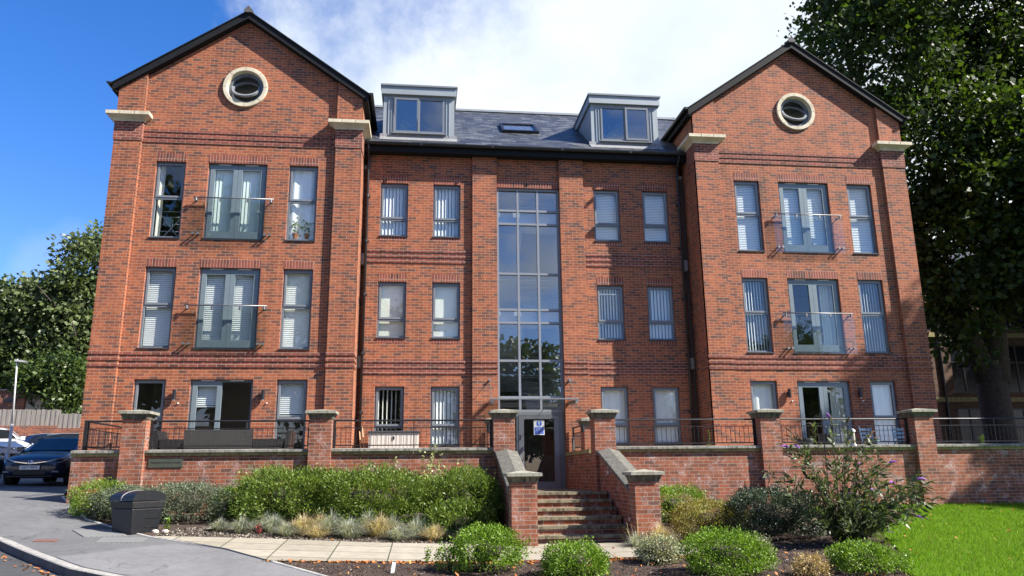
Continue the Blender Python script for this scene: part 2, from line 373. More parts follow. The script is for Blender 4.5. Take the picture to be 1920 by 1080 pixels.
# ================================================================ the apartment building
BX = 0.45                                     # centre line
CXS = (-7.37, 8.27); HW = 3.17; PW = .68; RD = .10
H0, HC0, ST = 2.10, 2.032, 2.85               # heads above the terrace, wing and centre; storey height
SL = .70; APEX = 12.22
bld = thing('apartment_building', 'red brick apartment building with two gabled wings, grey windows and a glazed stair bay', 'building', (BX, 0, -1.0))

def wall_xz(mb, x0, x1, z0, z1, y, ops, depth, mi=0):
    xs = sorted({x0, x1, *[o[0] for o in ops], *[o[1] for o in ops]}); zs = sorted({z0, z1, *[o[2] for o in ops], *[o[3] for o in ops]})
    for i in range(len(xs) - 1):
        for j in range(len(zs) - 1):
            a, b, c, d = xs[i], xs[i + 1], zs[j], zs[j + 1]
            if any(o[0] - 1e-6 <= a and b <= o[1] + 1e-6 and o[2] - 1e-6 <= c and d <= o[3] + 1e-6 for o in ops): continue
            mb.poly([(a, y, c), (b, y, c), (b, y, d), (a, y, d)], mi)
    for (a, b, c, d) in ops:
        Y = y + depth
        mb.poly([(a, y, c), (a, Y, c), (a, Y, d), (a, y, d)], mi); mb.poly([(b, Y, c), (b, y, c), (b, y, d), (b, Y, d)], mi)
        mb.poly([(a, y, d), (a, Y, d), (b, Y, d), (b, y, d)], mi); mb.poly([(a, Y, c), (a, y, c), (b, y, c), (b, Y, c)], mi)

def horizontal_blind(mb, x0, x1, z0, z1, y, pitch=.05):
    n = int((z1 - z0) / pitch)
    for i in range(n):
        z = z1 - (i + .5) * pitch
        mb.poly([(x0, y - .008, z - .024), (x1, y - .008, z - .024), (x1, y + .01, z + .022), (x0, y + .01, z + .022)])
    mb.box(x0, x1, y - .02, y + .02, z0 - .02, z0 + .005)
def vertical_blind(mb, x0, x1, z0, z1, y, pitch=.085, ang=28, w=.089):
    n = max(2, int((x1 - x0) / pitch)); s = (x1 - x0) / n; c = math.cos(R(ang)) * w / 2; d = math.sin(R(ang)) * w / 2
    for i in range(n):
        x = x0 + (i + .5) * s
        mb.poly([(x - c, y - d, z0), (x + c, y + d, z0), (x + c, y + d, z1), (x - c, y - d, z1)])
def curtain(mb, x0, x1, z0, z1, y, amp=.025, wl=.13):
    n = max(6, int((x1 - x0) / .02)); pts = []
    for i in range(n + 1):
        x = x0 + (x1 - x0) * i / n; pts.append((x, y + amp * math.sin(x / wl * 6.283) + .4 * amp * math.sin(x / wl * 2.9)))
    for i in range(n):
        (a, ya), (b, yb) = pts[i], pts[i + 1]; mb.poly([(a, ya, z0), (b, yb, z0), (b, yb, z1), (a, ya, z1)])
def dress(parent, kind, x0, x1, z0, z1, y):
    if not kind: return
    for k in kind.split('+'):
        mb = MB(); nm, m = 'blind', M_BLINDW
        if k == 'h': horizontal_blind(mb, x0, x1, z0, z1, y)
        elif k == 'hh': horizontal_blind(mb, x0, x1, z1 - (z1 - z0) * .30, z1, y)
        elif k == 'ht': horizontal_blind(mb, x0, x1, z1 - (z1 - z0) * .42, z1, y)
        elif k == 'v': vertical_blind(mb, x0, x1, z0, z1, y)
        elif k == 'vg': vertical_blind(mb, x0, x1, z0, z1, y, ang=12); m = M_BLINDG
        elif k == 'vo': vertical_blind(mb, x0, x1, z0, z1, y, pitch=.1, ang=72); m = M_BLINDC
        elif k == 'vw': vertical_blind(mb, x0, x1, z0, z1, y, ang=48, pitch=.075)
        elif k == 'r': mb.box(x0, x1, y, y + .004, z0, z1); m = M_BLINDC
        elif k == 'rw': curtain(mb, x0, x1, z0, z1, y, .012, .21)
        elif k == 'cl': curtain(mb, x0, x0 + (x1 - x0) * .22, z0, z1, y + .05); nm, m = 'curtain', M_CURT
        elif k == 'cr': curtain(mb, x1 - (x1 - x0) * .3, x1, z0, z1, y + .05); nm, m = 'curtain', M_CURT
        elif k == 'cf': curtain(mb, x0, x0 + (x1 - x0) * .4, z0, z1, y + .06); nm, m = 'curtain', M_BLINDC
        mb.build(nm, m, parent, recalc=False)
def lintel(parent, x0, x1, z, y, ext=.0):
    MB().box(x0 - ext, x1 + ext, y - .004, y + .02, z, z + .225, skip='b').build('lintel', M_SOLDIER, parent)
def window(x, w, zt, zb, y, tr, blind, lint=True, sillbrick=False):
    x0, x1 = x - w / 2, x + w / 2; ya, yb = y + .075, y + .135; t = .052
    mb = MB().frame(x0, x1, zb, zt, ya, yb, t); mb.box(x0 + t, x1 - t, ya, yb, tr - .035, tr + .035)
    o = mb.build('window', M_FRAME, bld, bevel=.006)
    MB().frame(x0 + t - .012, x1 - t + .012, tr + .022, zt - t + .012, ya - .014, ya + .03, .05).build('sash', M_SASH, o, bevel=.006)
    p = MB(); p.box(x0 + t + .03, x1 - t - .03, ya + .02, ya + .024, tr + .06, zt - t - .03); p.box(x0 + t, x1 - t, ya + .03, ya + .034, zb + t, tr - .035); p.build('pane', M_GLASS, o)
    MB().prism([(y - .03, zb - .03), (y + .075, zb - .03), (y + .075, zb + .014), (y - .03, zb - .006)], 'x', x0 - .015, x1 + .015).build('sill', M_DARKF, o)
    dress(o, blind, x0 + .05, x1 - .05, zb + .04, zt - .04, y + .185)
    if lint: lintel(o, x0, x1, zt, y, .0)
    if sillbrick: MB().box(x0 - .01, x1 + .01, y - .004, y + .02, zb - .03 - .115, zb - .03, skip='b').build('brick_sill', M_SOLDIER, o)
    return o
def leaf_frame(mb, x0, x1, z0, z1, y0, y1): mb.frame(x0, x1, z0, z1, y0, y1, .115, tb=.19)
def french_door(x, w, zt, zb, y, blind, lint=True, open_right=False):
    x0, x1 = x - w / 2, x + w / 2; ya, yb = y + .075, y + .14; t = .06
    o = MB().frame(x0, x1, zb, zt, ya, yb, t, tb=.04).build('french_door', M_FRAME, bld, bevel=.006)
    for k, (a, b) in enumerate(((x0 + t - .01, x), (x, x1 - t + .01))):
        if open_right and k == 1:
            mb = MB(); wd = b - a; mb.frame(-wd, 0, zb + .03, zt - t + .01, 0, .06, .115, tb=.19); gl = MB(); gl.box(-wd + .11, -.11, .028, .033, zb + .2, zt - t - .1)
            sl = MB(); horizontal_blind(sl, -wd + .12, -.12, zb + .24, zt - t - .12, .1)
            rot = Matrix.Translation((b, ya + .06, 0)) @ Matrix.Rotation(R(-78), 4, 'Z')
            for q in (mb, gl, sl): q.v = [tuple(rot @ Vector(p)) for p in q.v]
            mb.build('door_leaf', M_LEAF, o, bevel=.006); gl.build('pane', M_GLASS, o); sl.build('blind', M_BLINDG, o, recalc=False)
            hm = MB(); hp = rot @ Vector((-wd + .05, -.05, 1.02)); hm.box(hp.x - .02, hp.x + .02, hp.y - .02, hp.y + .02, hp.z - .08, hp.z + .08); hm.build('handle', M_STEEL, o); continue
        mb = MB(); leaf_frame(mb, a + .003, b - .003, zb + .03, zt - t + .01, ya - .012, ya + .05); mb.build('door_leaf', M_LEAF, o, bevel=.006)
        MB().box(a + .1, b - .1, ya + .02, ya + .024, zb + .2, zt - t - .1).build('pane', M_GLASS, o)
    for c in (x - w * .23, x + w * .23): MB().box(c - .16, c + .16, ya - .012, ya, zt - .035, zt - .015).build('trickle_vent', M_WHITE, o)
    if isinstance(blind, tuple): dress(o, blind[0], x0 + .14, x - .08, zb + .2, zt - .12, y + .18); dress(o, blind[1], x + .1, x1 - .1, zb + .2, zt - .12, y + .3)
    else: dress(o, blind, x0 + .1, x1 - .1, zb + .1, zt - .1, y + .185)
    MB().box(x0 - .01, x1 + .01, y - .02, y + .075, zb - .04, zb + .005).build('sill', M_DARKF, o)
    if lint: lintel(o, x0, x1, zt, y)
    return o
def juliet(xc, zb):
    x0, x1 = xc - 1.03, xc + 1.03; zt = zb + 1.07
    o = MB().tube([(x0 + .02, -.1, zt), (x1 - .02, -.1, zt)], .018, 12).build('juliet_balcony', M_RAIL, bld, smooth=True)
    MB().box(x0, x1, -.106, -.094, zb - .05, zt - .03).build('glass_panel', M_BALG, o)
    for sx in (x0 + .09, x1 - .09):
        b = MB(); b.cyl((sx, 0, zt - .05), (sx, -.1, zt - .05), .016); b.cyl((sx, -.112, zt - .09), (sx, -.112, zt - .01), .025); b.cyl((sx, -.012, zt - .05), (sx, 0, zt - .05), .035); b.build('rail_bracket', M_RAIL, o)
    for sx in (xc - .34, xc + .34): MB().box(sx - .02, sx + .02, -.12, -.08, zt - .1, zt - .01).build('rail_clip', M_RAIL, o)
    for sx in (x0 + .08, x0 + .2, x1 - .2, x1 - .08):
        MB().cyl((sx, 0, zb + .1), (sx, -.112, zb + .1), .022, n=12).cyl((sx, -.112, zb + .1), (sx, -.125, zb + .1), .034, n=12).build('bolt', M_RAIL, o)

# ---- front walls
S, W1, W2, HWIN = 1.695, .748, 1.506, 2.075
WINGS = [(-7.389, [('vg', 'cl', 'rw'), ], 0), (8.295, [], 1)]
BL = {0: {2: ('cl', 'vg', 'rw'), 1: ('h', 'h', 'r+h'), 0: (None, ('hh', None), 'ht')},
      1: {2: ('h', 'h', 'h'), 1: ('vw', 'cr', 'vw'), 0: ('rw', 'cr', 'rw')}}
wing_ops = {}
for k, cx in enumerate((-7.389, 8.295)):
    ops = []
    for fl in range(3):
        zt = H0 + fl * ST; zb = zt - HWIN
        ops += [(cx - S - W1 / 2, cx - S + W1 / 2, zb, zt), (cx - W2 / 2, cx + W2 / 2, zb, zt), (cx + S - W1 / 2, cx + S + W1 / 2, zb, zt)]
    wing_ops[k] = ops
def wing_wall(k):
    C = CXS[k]; mb = MB(); x0, x1 = C - HW + .01, C + HW - .01
    wall_xz(mb, x0, x1, -1.6, 8.9, 0.0, wing_ops[k], .16)
    top = APEX - .24; e = lambda x: top - SL * abs(x - C)
    zs = 9.45
    hole = [(C + .02 + .47 * math.cos(a), 10.0 + .47 * math.sin(a)) for a in [2 * math.pi * i / 40 for i in range(40)]]
    outer = [(x0, 8.9), (x1, 8.9), (x1, e(x1)), (C, e(C)), (x0, e(x0))]
    tri = tessellate_polygon([[Vector((p[0], p[1], 0)) for p in outer], [Vector((p[0], p[1], 0)) for p in hole]])
    allp = outer + hole
    for t in tri: mb.poly([(allp[i][0], 0.0, allp[i][1]) for i in t])
    # flank walls
    for sx in (-1, 1):
        X = C + sx * HW; ez = APEX - .24 - SL * HW
        mb.poly([(X, -RD, -1.6), (X, 9.3, -1.6), (X, 9.3, ez), (X, -RD, ez)])
    mb.poly([(C - HW, 9.3, -1.6), (C + HW, 9.3, -1.6), (C + HW, 9.3, APEX - .24 - SL * HW), (C, 9.3, APEX - .24), (C - HW, 9.3, APEX - .24 - SL * HW)])
    mb.build('wing_wall', M_BRICK, bld)
for k in (0, 1): wing_wall(k)
CW = [(-3.324, 'a1'), (-1.859, 'a2'), (2.737, 'a3'), (4.179, 'a4')]; WC, HCW, CY = .767, 1.545, .89
CBL = {('a1', 2): 'v', ('a2', 2): 'v', ('a3', 2): 'h', ('a4', 2): 'h', ('a1', 1): 'r', ('a2', 1): 'r', ('a3', 1): 'vw', ('a4', 1): 'v', ('a1', 0): 'vo', ('a2', 0): 'v+cf', ('a3', 0): 'rw', ('a4', 0): 'rw'}
cops = []
for x, _ in CW:
    for fl in range(3): cops.append((x - WC / 2, x + WC / 2, HC0 + fl * ST - HCW, HC0 + fl * ST))
cops.append((-.46, 1.35, -.66, 7.70))
mb = MB(); wall_xz(mb, -4.03, 4.93, -1.6, 8.62, CY, cops, .16)
for xa, xb, sx in ((-4.2, -4.03, 1), (4.93, 5.1, -1)):
    mb.poly([(xa, 1.25, -1.6), (xb, 1.25, -1.6), (xb, 1.25, 8.62), (xa, 1.25, 8.62)])
    X = -4.03 if sx == 1 else 4.93; mb.poly([(X, CY, -1.6), (X, 1.25, -1.6), (X, 1.25, 8.62), (X, CY, 8.62)])
mb.build('centre_wall', M_BRICK, bld)
# ---- pilasters of the wings, with caps
def frustum(mb, x0, x1, y0, y1, z0, X0, X1, Y0, Y1, z1, steps=5, conc=True):
    rings = []
    for i in range(steps + 1):
        t = i / steps; q = 1 - math.cos(t * math.pi / 2) if conc else t
        a = lambda u, v: u + (v - u) * q
        rings.append([(a(x0, X0), a(y0, Y0), z0 + (z1 - z0) * t), (a(x1, X1), a(y0, Y0), z0 + (z1 - z0) * t), (a(x1, X1), a(y1, Y1), z0 + (z1 - z0) * t), (a(x0, X0), a(y1, Y1), z0 + (z1 - z0) * t)])
    mb.ring(rings)
for k in (0, 1):
    C = CXS[k]
    for sx in (-1, 1):
        xa, xb = (C - HW, C - HW + PW) if sx < 0 else (C + HW - PW, C + HW)
        e = lambda x: APEX - .245 - SL * abs(x - C)
        mb = MB(); mb.box(xa, xb, -RD, 0, -1.6, 8.32, skip='bt')
        mb.prism([(xa, 9.05), (xb, 9.05), (xb, e(xb)), (xa, e(xa))], 'y', -RD, -.001)
        p = mb.build('pilaster', M_BRICK, bld)
        ye = .55
        MB().box(xa - .018, xb + .018, -RD - .018, .0 if False else ye, 8.32, 8.83, skip='').build('brick_collar', M_BRICKD, p)
        cb = MB(); frustum(cb, xa - .03, xb + .03, -RD - .03, ye + .01, 8.83, xa - .19, xb + .19, -RD - .19, ye + .17, 8.965)
        cb.box(xa - .2, xb + .2, -RD - .2, ye + .18, 8.965, 9.055)
        for q in (1 / 3, 2 / 3):
            xx = xa - .2 + (PW + .4) * q; cb.box(xx - .004, xx + .004, -RD - .203, -RD - .19, 8.97, 9.05, 1)
        cb.build('pilaster_cap', [M_STONE, M_NECK], p)
        bb = MB()
        for z in (2.40, 2.55, 2.70): bb.box(xa - .02, xb + .02, -RD - .02, .5, z, z + .075)
        bb.build('string_course', M_BRICKD, p)
for xa, xb in ((-1.145, -.46), (1.35, 2.035)):
    p = MB().box(xa, xb, CY - .1, CY, -1.6, 8.56, skip='b').build('pilaster', M_BRICK, bld)
    bb = MB()
    for z in (2.36, 2.51, 2.66): bb.box(xa - .0, xb + .0, CY - .12, CY - .1, z, z + .075)
    bb.build('string_course', M_BRICKD, p)
def course(x0, x1, y, zs):
    mb = MB()
    for z in zs: mb.box(x0, x1, y - .022, y + .01, z, z + .075)
    mb.box(x0, x1, y - .004, y + .005, zs[0], zs[-1] + .075)
    mb.build('string_course', M_BRICKD, bld)
for k in (0, 1):
    a, b = CXS[k] - HW + PW, CXS[k] + HW - PW
    course(a + .02, b - .02, 0, (2.40, 2.55, 2.70)); course(a + .02, b - .02, 0, (8.32, 8.47, 8.62))
for a, b in ((-4.03, -1.147), (2.037, 4.93)):
    course(a, b, CY, (2.36, 2.51, 2.66)); course(a, b, CY, (5.42, 5.57, 5.72))
lintel_mb = MB().box(-.455, 1.345, CY - .006, CY + .02, 7.70, 7.925, skip='b').build('lintel', M_SOLDIER, bld)
for x, z in ((-2.26, 8.256), (3.018, 8.166)):
    mb = MB().frame(x - .11, x + .11, z - .037, z + .037, CY - .006, CY + .03, .012)
    for i in range(5): mb.box(x - .09 + i * .04, x - .07 + i * .04, CY - .004, CY + .02, z - .03, z + .03)
    mb.box(x - .1, x + .1, CY + .01, CY + .02, z - .03, z + .03); mb.build('air_brick', M_DARKF, bld)
# ---- windows
for k, cx in enumerate((-7.389, 8.295)):
    for fl in range(3):
        zt = H0 + fl * ST; zb = zt - HWIN; b = BL[k][fl]; tr = zt - .995
        window(cx - S, W1, zt, zb, 0, tr, b[0], lint=fl > 0)
        french_door(cx, W2, zt, zb, 0, b[1], lint=fl > 0, open_right=(k == 0 and fl == 0))
        window(cx + S, W1, zt, zb, 0, tr, b[2], lint=fl > 0)
        if fl: juliet(cx - (.0 if k else .02), zb)
for x, nm in CW:
    for fl in range(3):
        zt = HC0 + fl * ST; window(x, WC, zt, zt - HCW, CY, zt - 1.05, CBL[(nm, fl)], lint=fl > 0, sillbrick=True)
# ---- round windows
for k in (0, 1):
    cx, cz = CXS[k] + .02, 10.0; rings = []
    n = 48; ci = lambda r, y: [(cx + r * math.cos(2 * math.pi * i / n), y, cz + r * math.sin(2 * math.pi * i / n)) for i in range(n)]
    o = MB().ring([ci(.585, .01), ci(.585, -.05), ci(.575, -.06), ci(.485, -.06), ci(.475, -.05), ci(.44, .15)]).build('round_window', M_STONE, bld, smooth=False)
    jb = MB()
    for i in range(8):
        a = 2 * math.pi * (i + .02) / 8; u = Vector((math.cos(a), 0, math.sin(a))); t = Vector((-math.sin(a), 0, math.cos(a))) * .004
        c = Vector((cx, -.0615, cz)); jb.poly([c + u * .485 - t, c + u * .583 - t, c + u * .583 + t, c + u * .485 + t])
    jb.build('stone_joint', M_NECK, o, recalc=False)
    MB().ring([ci(.45, .10), ci(.45, .07), ci(.385, .06), ci(.375, .12)]).build('window_frame', M_FRAME, o, smooth=False)
    # centre-hung round sash, tilted open
    til = Matrix.Translation((cx, .09, cz)) @ Matrix.Rotation(R(-33), 4, 'X')
    def cj(r, y): return [tuple(til @ Vector((r * math.cos(2 * math.pi * i / n), y, r * math.sin(2 * math.pi * i / n)))) for i in range(n)]
    MB().ring([cj(.375, -.03), cj(.375, .03), cj(.315, .03), cj(.315, -.03), cj(.375, -.03)]).build('sash', M_SASH, o)
    g_ = MB(); g_.poly(cj(.32, .0)); g_.build('pane', M_GLASSR, o)
# ---- stair glazing and entrance
GX0, GX1 = -.455, 1.345; GY = .97
zb_, zt_ = 1.36, 7.695
mb = MB(); mb.frame(GX0, GX1, zb_, zt_, GY - .03, GY + .1, .06)
VX = (GX0 + .06, .149, .719, GX1 - .06); HZ = (7.03, 6.635, 5.18, 4.155, 3.79, 2.74, 1.75)
for x in VX[1:3]: mb.box(x - .03, x + .03, GY - .03, GY + .1, zb_ + .06, zt_ - .06)
for z in HZ:
    for a, b in ((VX[0], VX[1] - .03), (VX[1] + .03, VX[2] - .03), (VX[2] + .03, VX[3])): mb.box(a, b, GY - .026, GY + .09, z - .03, z + .03)
glz = mb.build('stair_glazing', plain('grey_curtain_wall', (.2, .215, .24), .4, var=.05), bld, bevel=.004)
p = MB(); zz = [zb_ + .06] + sorted(HZ) + [zt_ - .06]
for i in range(len(zz) - 1):
    for j in range(3): p.box(VX[j] + .03 * (j > 0), VX[j + 1] - .03 * (j < 2), GY + .03, GY + .034, zz[i] + .03, zz[i + 1] - .03)
p.build('pane', M_GLASSR, glz)
sp = MB()
for a, b in ((6.635, 7.03), (3.79, 4.155)): sp.box(GX0 + .06, GX1 - .06, GY + .16, GY + .2, a, b)
sp.build('spandrel_panel', M_SPAN, glz)
# door with sidelight
DX0, DX1 = .04, 1.345
mb = MB(); mb.box(GX0, GX1, GY - .03, GY + .1, 1.28, 1.36); mb.box(DX0, DX0 + .05, GY - .03, GY + .1, -.66, 1.28); mb.box(1.20, DX1, GY - .035, GY + .1, -.66, 1.28)
mb.box(GX0, GX0 + .06, GY - .03, GY + .1, -.66, 1.28); mb.box(GX0 + .06, DX0, GY - .02, GY + .05, -.66, -.5)
ent = mb.build('entrance_door', M_FRAME, bld, bevel=.005)
dl = MB(); dl.box(.10, .24, GY - .04, GY + .03, -.64, 1.27); dl.box(1.06, 1.195, GY - .04, GY + .03, -.64, 1.27); dl.box(.24, 1.06, GY - .04, GY + .03, 1.17, 1.27); dl.box(.24, 1.06, GY - .04, GY + .03, -.64, -.46)
dl.build('door_leaf', plain('entrance_door_grey', (.17, .18, .2), .4, var=.05), ent, bevel=.006)
MB().box(.235, 1.065, GY - .005, GY, -.47, 1.18).box(GX0 + .06, DX0, GY - .005, GY, -.5, 1.28).build('pane', M_GLASS, ent)
MB().tube([(.2, GY - .04, .43), (.2, GY - .11, .43), (.205, GY - .12, .41), (.205, GY - .12, .12), (.2, GY - .11, .1), (.2, GY - .04, .1)], .016, 8).build('door_handle', M_STEEL, ent, smooth=True)
MB().box(.125, .15, GY - .046, GY - .038, .62, .76).build('lock', M_BLACK, ent)
nx0, nx1, nz0, nz1 = .51, .795, .755, 1.14
no = MB().box(nx0, nx1, GY - .012, GY - .006, nz0, nz1).build('safety_notice', M_WHITE, ent)
M_BLUE = plain('notice_blue', (.02, .12, .62), .4, var=.03)
nb = MB(); nb.box(nx0 + .02, nx1 - .02, GY - .0145, GY - .012, nz0 + .02, .955)
cc = ((nx0 + nx1) / 2, 1.05); nb.poly([(cc[0] + .07 * math.cos(a), GY - .0145, cc[1] + .075 * math.sin(a)) for a in [2 * math.pi * i / 32 for i in range(32)]])
# thin discs and panels of the notice
NOTICE = (no, nb, cc, nx0, nx1, nz0)
def notice_text():
    no, nb, cc, nx0, nx1, nz0 = NOTICE
    no_parent = ent
    nb.build('notice_print', M_BLUE, ent)
    w = MB(); w.poly([(cc[0] - .017, GY - .0165, cc[1] + .062), (cc[0] + .017, GY - .0165, cc[1] + .062), (cc[0] + .011, GY - .0165, cc[1] - .026), (cc[0] - .011, GY - .0165, cc[1] - .026)])
    w.poly([(cc[0] + .014 * math.cos(a), GY - .0165, cc[1] - .048 + .014 * math.sin(a)) for a in [2 * math.pi * i / 16 for i in range(16)]])
    w.build('exclamation_mark', M_WHITE, ent, recalc=False)
    for i, (s, sz) in enumerate((("For everyone's", .031), ('SECURITY', .04), ('please ensure this', .03), ('door is fully shut', .03), ('at all times', .03))):
        text_mesh('notice_text', s, sz, M_WHITE, ent, (cc[0], GY - .0165, .928 - i * .034), extrude=.0003)
notice_text()
# ---- glass canopy hung on tie rods
mb = MB(); mb.prism([(-.34, 1.585), (.76, 1.64), (.76, 1.655), (-.34, 1.60)], 'x', -.78, 1.5)
can = mb.build('entrance_canopy', M_CANG, bld)
MB().prism([(-.36, 1.575), (-.335, 1.575), (-.335, 1.605), (-.36, 1.605)], 'x', -.78, 1.5).build('edge_trim', M_ZINCD, can)
for x in (-.72, 1.45):
    MB().cyl((x, .79, 1.585), (x, -.3, 1.53), .045, n=14).build('support_tube', M_STEEL, can)
    MB().tube([(x + (.035 if x < 0 else .035), .79, 2.19), (x, -.22, 1.6)], .009, 6).cyl((x + .035, .79, 2.19), (x + .035, .73, 2.19), .035, n=14).build('tie_rod', M_STEEL, can)
# ---- wall lamps, intercom
for x, z in ((-8.47, 1.715), (-6.37, 1.715), (7.27, 1.76), (9.28, 1.76)):
    lm = MB().cyl((x, -.075, z - .12), (x, -.075, z + .12), .042, n=14).build('wall_lamp', M_BLACK, bld)
    MB().box(x - .03, x + .03, -.04, 0, z - .05, z + .05).build('bracket', M_BLACK, lm); MB().cyl((x, -.075, z - .135), (x, -.075, z - .12), .03, n=12).build('lamp_glass', M_WHITE, lm)
    sn = MB().cyl((x + .09, 0, z - .2), (x + .09, -.03, z - .2), .018, n=8).build('sensor', M_WHITE, lm)
# ---- roofs
def slope_uv(pts, along, up0):
    return pts
for k in (0, 1):
    C = CXS[k]; OV = 3.34; yf, yb = -.17, 9.45
    mb = MB()
    for sx in (-1, 1):
        xe = C + sx * OV; ze = APEX - SL * OV; L = math.hypot(OV, SL * OV)
        mb.poly([(C, yf - .06, APEX), (xe, yf - .06, ze), (xe, yb, ze), (C, yb, APEX)], 0, [(yf, L), (yf, 0), (yb, 0), (yb, L)])
        mb.poly([(C, yf - .06, APEX - .035), (xe, yf - .06, ze - .035), (xe, yb, ze - .035), (C, yb, APEX - .035)], 1)
        mb.poly([(C, yf - .06, APEX), (xe, yf - .06, ze), (xe, yf - .06, ze - .035), (C, yf - .06, APEX - .035)], 1)
        mb.poly([(xe, yf - .06, ze), (xe, yb, ze), (xe, yb, ze - .035), (xe, yf - .06, ze - .035)], 1)
    rf = mb.build('wing_roof', [M_SLATE, M_BARGE], bld, recalc=False)
    bb = MB()
    for sx in (-1, 1):
        xe = C + sx * (OV - .03); z = lambda x: APEX - .037 - SL * abs(x - C)
        bb.prism([(C, z(C)), (xe, z(xe)), (xe, z(xe) - .2), (C, z(C) - .2)], 'y', -.2, -.17)
        bb.prism([(C, z(C) - .19), (xe, z(xe) - .19), (xe, z(xe) - .205), (C, z(C) - .205)], 'y', -.17, 0)
        # boxed eaves end and side fascia/soffit
        bb.box(C + sx * HW, xe, -.17, 9.3, z(xe) - .2, z(xe) - .185); bb.box(xe - sx * .02, xe, -.17, 9.3, z(xe) - .185, z(xe))
    bb.build('bargeboard', M_BARGE, rf)
    ru = [(C - .125, APEX - .03), (C - .09, APEX - .085), (C + .09, APEX - .085), (C + .125, APEX - .03), (C, APEX + .11)]
    rt = MB(); y = -.27
    while y < 9.3: rt.prism([(a, b) for a, b in ru], 'y', y, y + .44); y += .45
    rt.build('ridge_tile', M_RIDGE, rf)
    for sx in (-1, 1):
        gt = MB(); gx, gz_ = C + sx * (OV + .05), APEX - SL * OV - .01
        prof = [(gx + .06 * math.cos(a), gz_ + .07 * math.sin(a)) for a in [math.pi + math.pi * i / 8 for i in range(9)]]
        prof += [(gx + .045 * math.cos(a), gz_ + .055 * math.sin(a)) for a in [2 * math.pi - math.pi * i / 8 for i in range(9)]]
        gt.prism(prof, 'y', -.27, 9.4)
        gt.prism([(gx + .06 * math.cos(a), gz_ + .07 * math.sin(a)) for a in [math.pi + math.pi * i / 8 for i in range(9)]], 'y', -.275, -.262)
        gt.build('gutter', M_BLACK, rf)
EV_Y, EV_Z, MS = .55, 8.84, .714; RIDY = 5.2; rz = lambda y: EV_Z + MS * (y - EV_Y); RZ = rz(RIDY)
mb = MB(); q = math.hypot(1, MS)
pts = [(-4.2, EV_Y), (5.1, EV_Y), (5.1, 1.95), (8.27, RIDY), (-7.37, RIDY), (-4.2, 1.95)]
mb.poly([(x, y, rz(y)) for x, y in pts], 0, [(x, (y - EV_Y) * q) for x, y in pts])
mb.poly([(-7.37, RIDY, RZ), (8.27, RIDY, RZ), (8.27, 10, EV_Z), (-7.37, 10, EV_Z)], 0, [(-7.37, 0), (8.27, 0), (8.27, -5.9), (-7.37, -5.9)])
mb.poly([(-4.2, EV_Y, EV_Z), (5.1, EV_Y, EV_Z), (5.1, EV_Y, EV_Z - .03), (-4.2, EV_Y, EV_Z - .03)], 0)
rf = mb.build('centre_roof', M_SLATE, bld, recalc=False)
MB().box(-4.2, 5.1, .6, .63, 8.56, 8.86).box(-4.2, 5.1, .63, CY, 8.56, 8.575).build('fascia', M_BARGE, rf)
gx, gz_ = .525, 8.80
prof = [(gx + .065 * math.cos(a), gz_ + .08 * math.sin(a)) for a in [math.pi + math.pi * i / 8 for i in range(9)]] + [(gx + .05 * math.cos(a), gz_ + .065 * math.sin(a)) for a in [2 * math.pi - math.pi * i / 8 for i in range(9)]]
gt = MB().prism(prof, 'x', -4.15, 5.05)
for x in (-2.6, -.6, 1.4, 3.4): gt.box(x - .03, x + .03, gx - .07, gx + .07, gz_ - .085, gz_ - .0)
gt.build('gutter', M_BLACK, rf)
rt = MB(); x = -7.3
while x < 8.2: rt.prism([(RIDY - .16, RZ - .07), (RIDY + .16, RZ - .07), (RIDY + .1, RZ + .03), (RIDY, RZ + .085), (RIDY - .1, RZ + .03)], 'x', x, x + .445); x += .45
rt.build('ridge_tile', M_ZINCD, rf)
for X, sg in ((-4.06, 1), (4.86, -1)):
    d = MB().tube([(X, .53, 8.74), (X, .55, 8.62), (X, .78, 8.42), (X, .8, 8.3), (X, .8, -.9)], .036, 10)
    dp = d.build('downpipe', M_BLACK, bld, smooth=True)
    for z in (7.3, 6.0, 4.5, 2.9, 1.35):
        c = MB(); c.cyl((X, .8, z - .04), (X, .8, z + .04), .052, n=12).box(X - .07, X + .07, .82, CY, z - .02, z + .02); c.build('pipe_collar', M_BLACK, dp)
# skylight
def rp(x, y, up): return (x, y - up * .58, rz(y) + up * .81)
sx0, sx1, sy0, sy1 = -.14, 1.0, 2.12, 3.1; mb = MB()
def slab(mb, x0, x1, y0, y1, u0, u1):
    A = [rp(x0, y0, u0), rp(x1, y0, u0), rp(x1, y1, u0), rp(x0, y1, u0)]; B = [rp(x0, y0, u1), rp(x1, y0, u1), rp(x1, y1, u1), rp(x0, y1, u1)]
    mb.poly(B); mb.poly(A[::-1])
    for i in range(4): mb.poly([A[i], A[(i + 1) % 4], B[(i + 1) % 4], B[i]])
slab(mb, sx0, sx1, sy0, sy0 + .08, 0, .09); slab(mb, sx0, sx1, sy1 - .08, sy1, 0, .09); slab(mb, sx0, sx0 + .08, sy0 + .08, sy1 - .08, 0, .09); slab(mb, sx1 - .08, sx1, sy0 + .08, sy1 - .08, 0, .09)
sk = mb.build('skylight', M_BLACK, bld); mb = MB(); slab(mb, sx0 + .08, sx1 - .08, sy0 + .08, sy1 - .08, .05, .06); mb.build('pane', M_GLASS, sk)
mb = MB(); slab(mb, sx0 + .08, sx1 - .08, sy0 + .08, sy1 - .08, .01, .03); mb.build('lining', M_CARPET, sk)
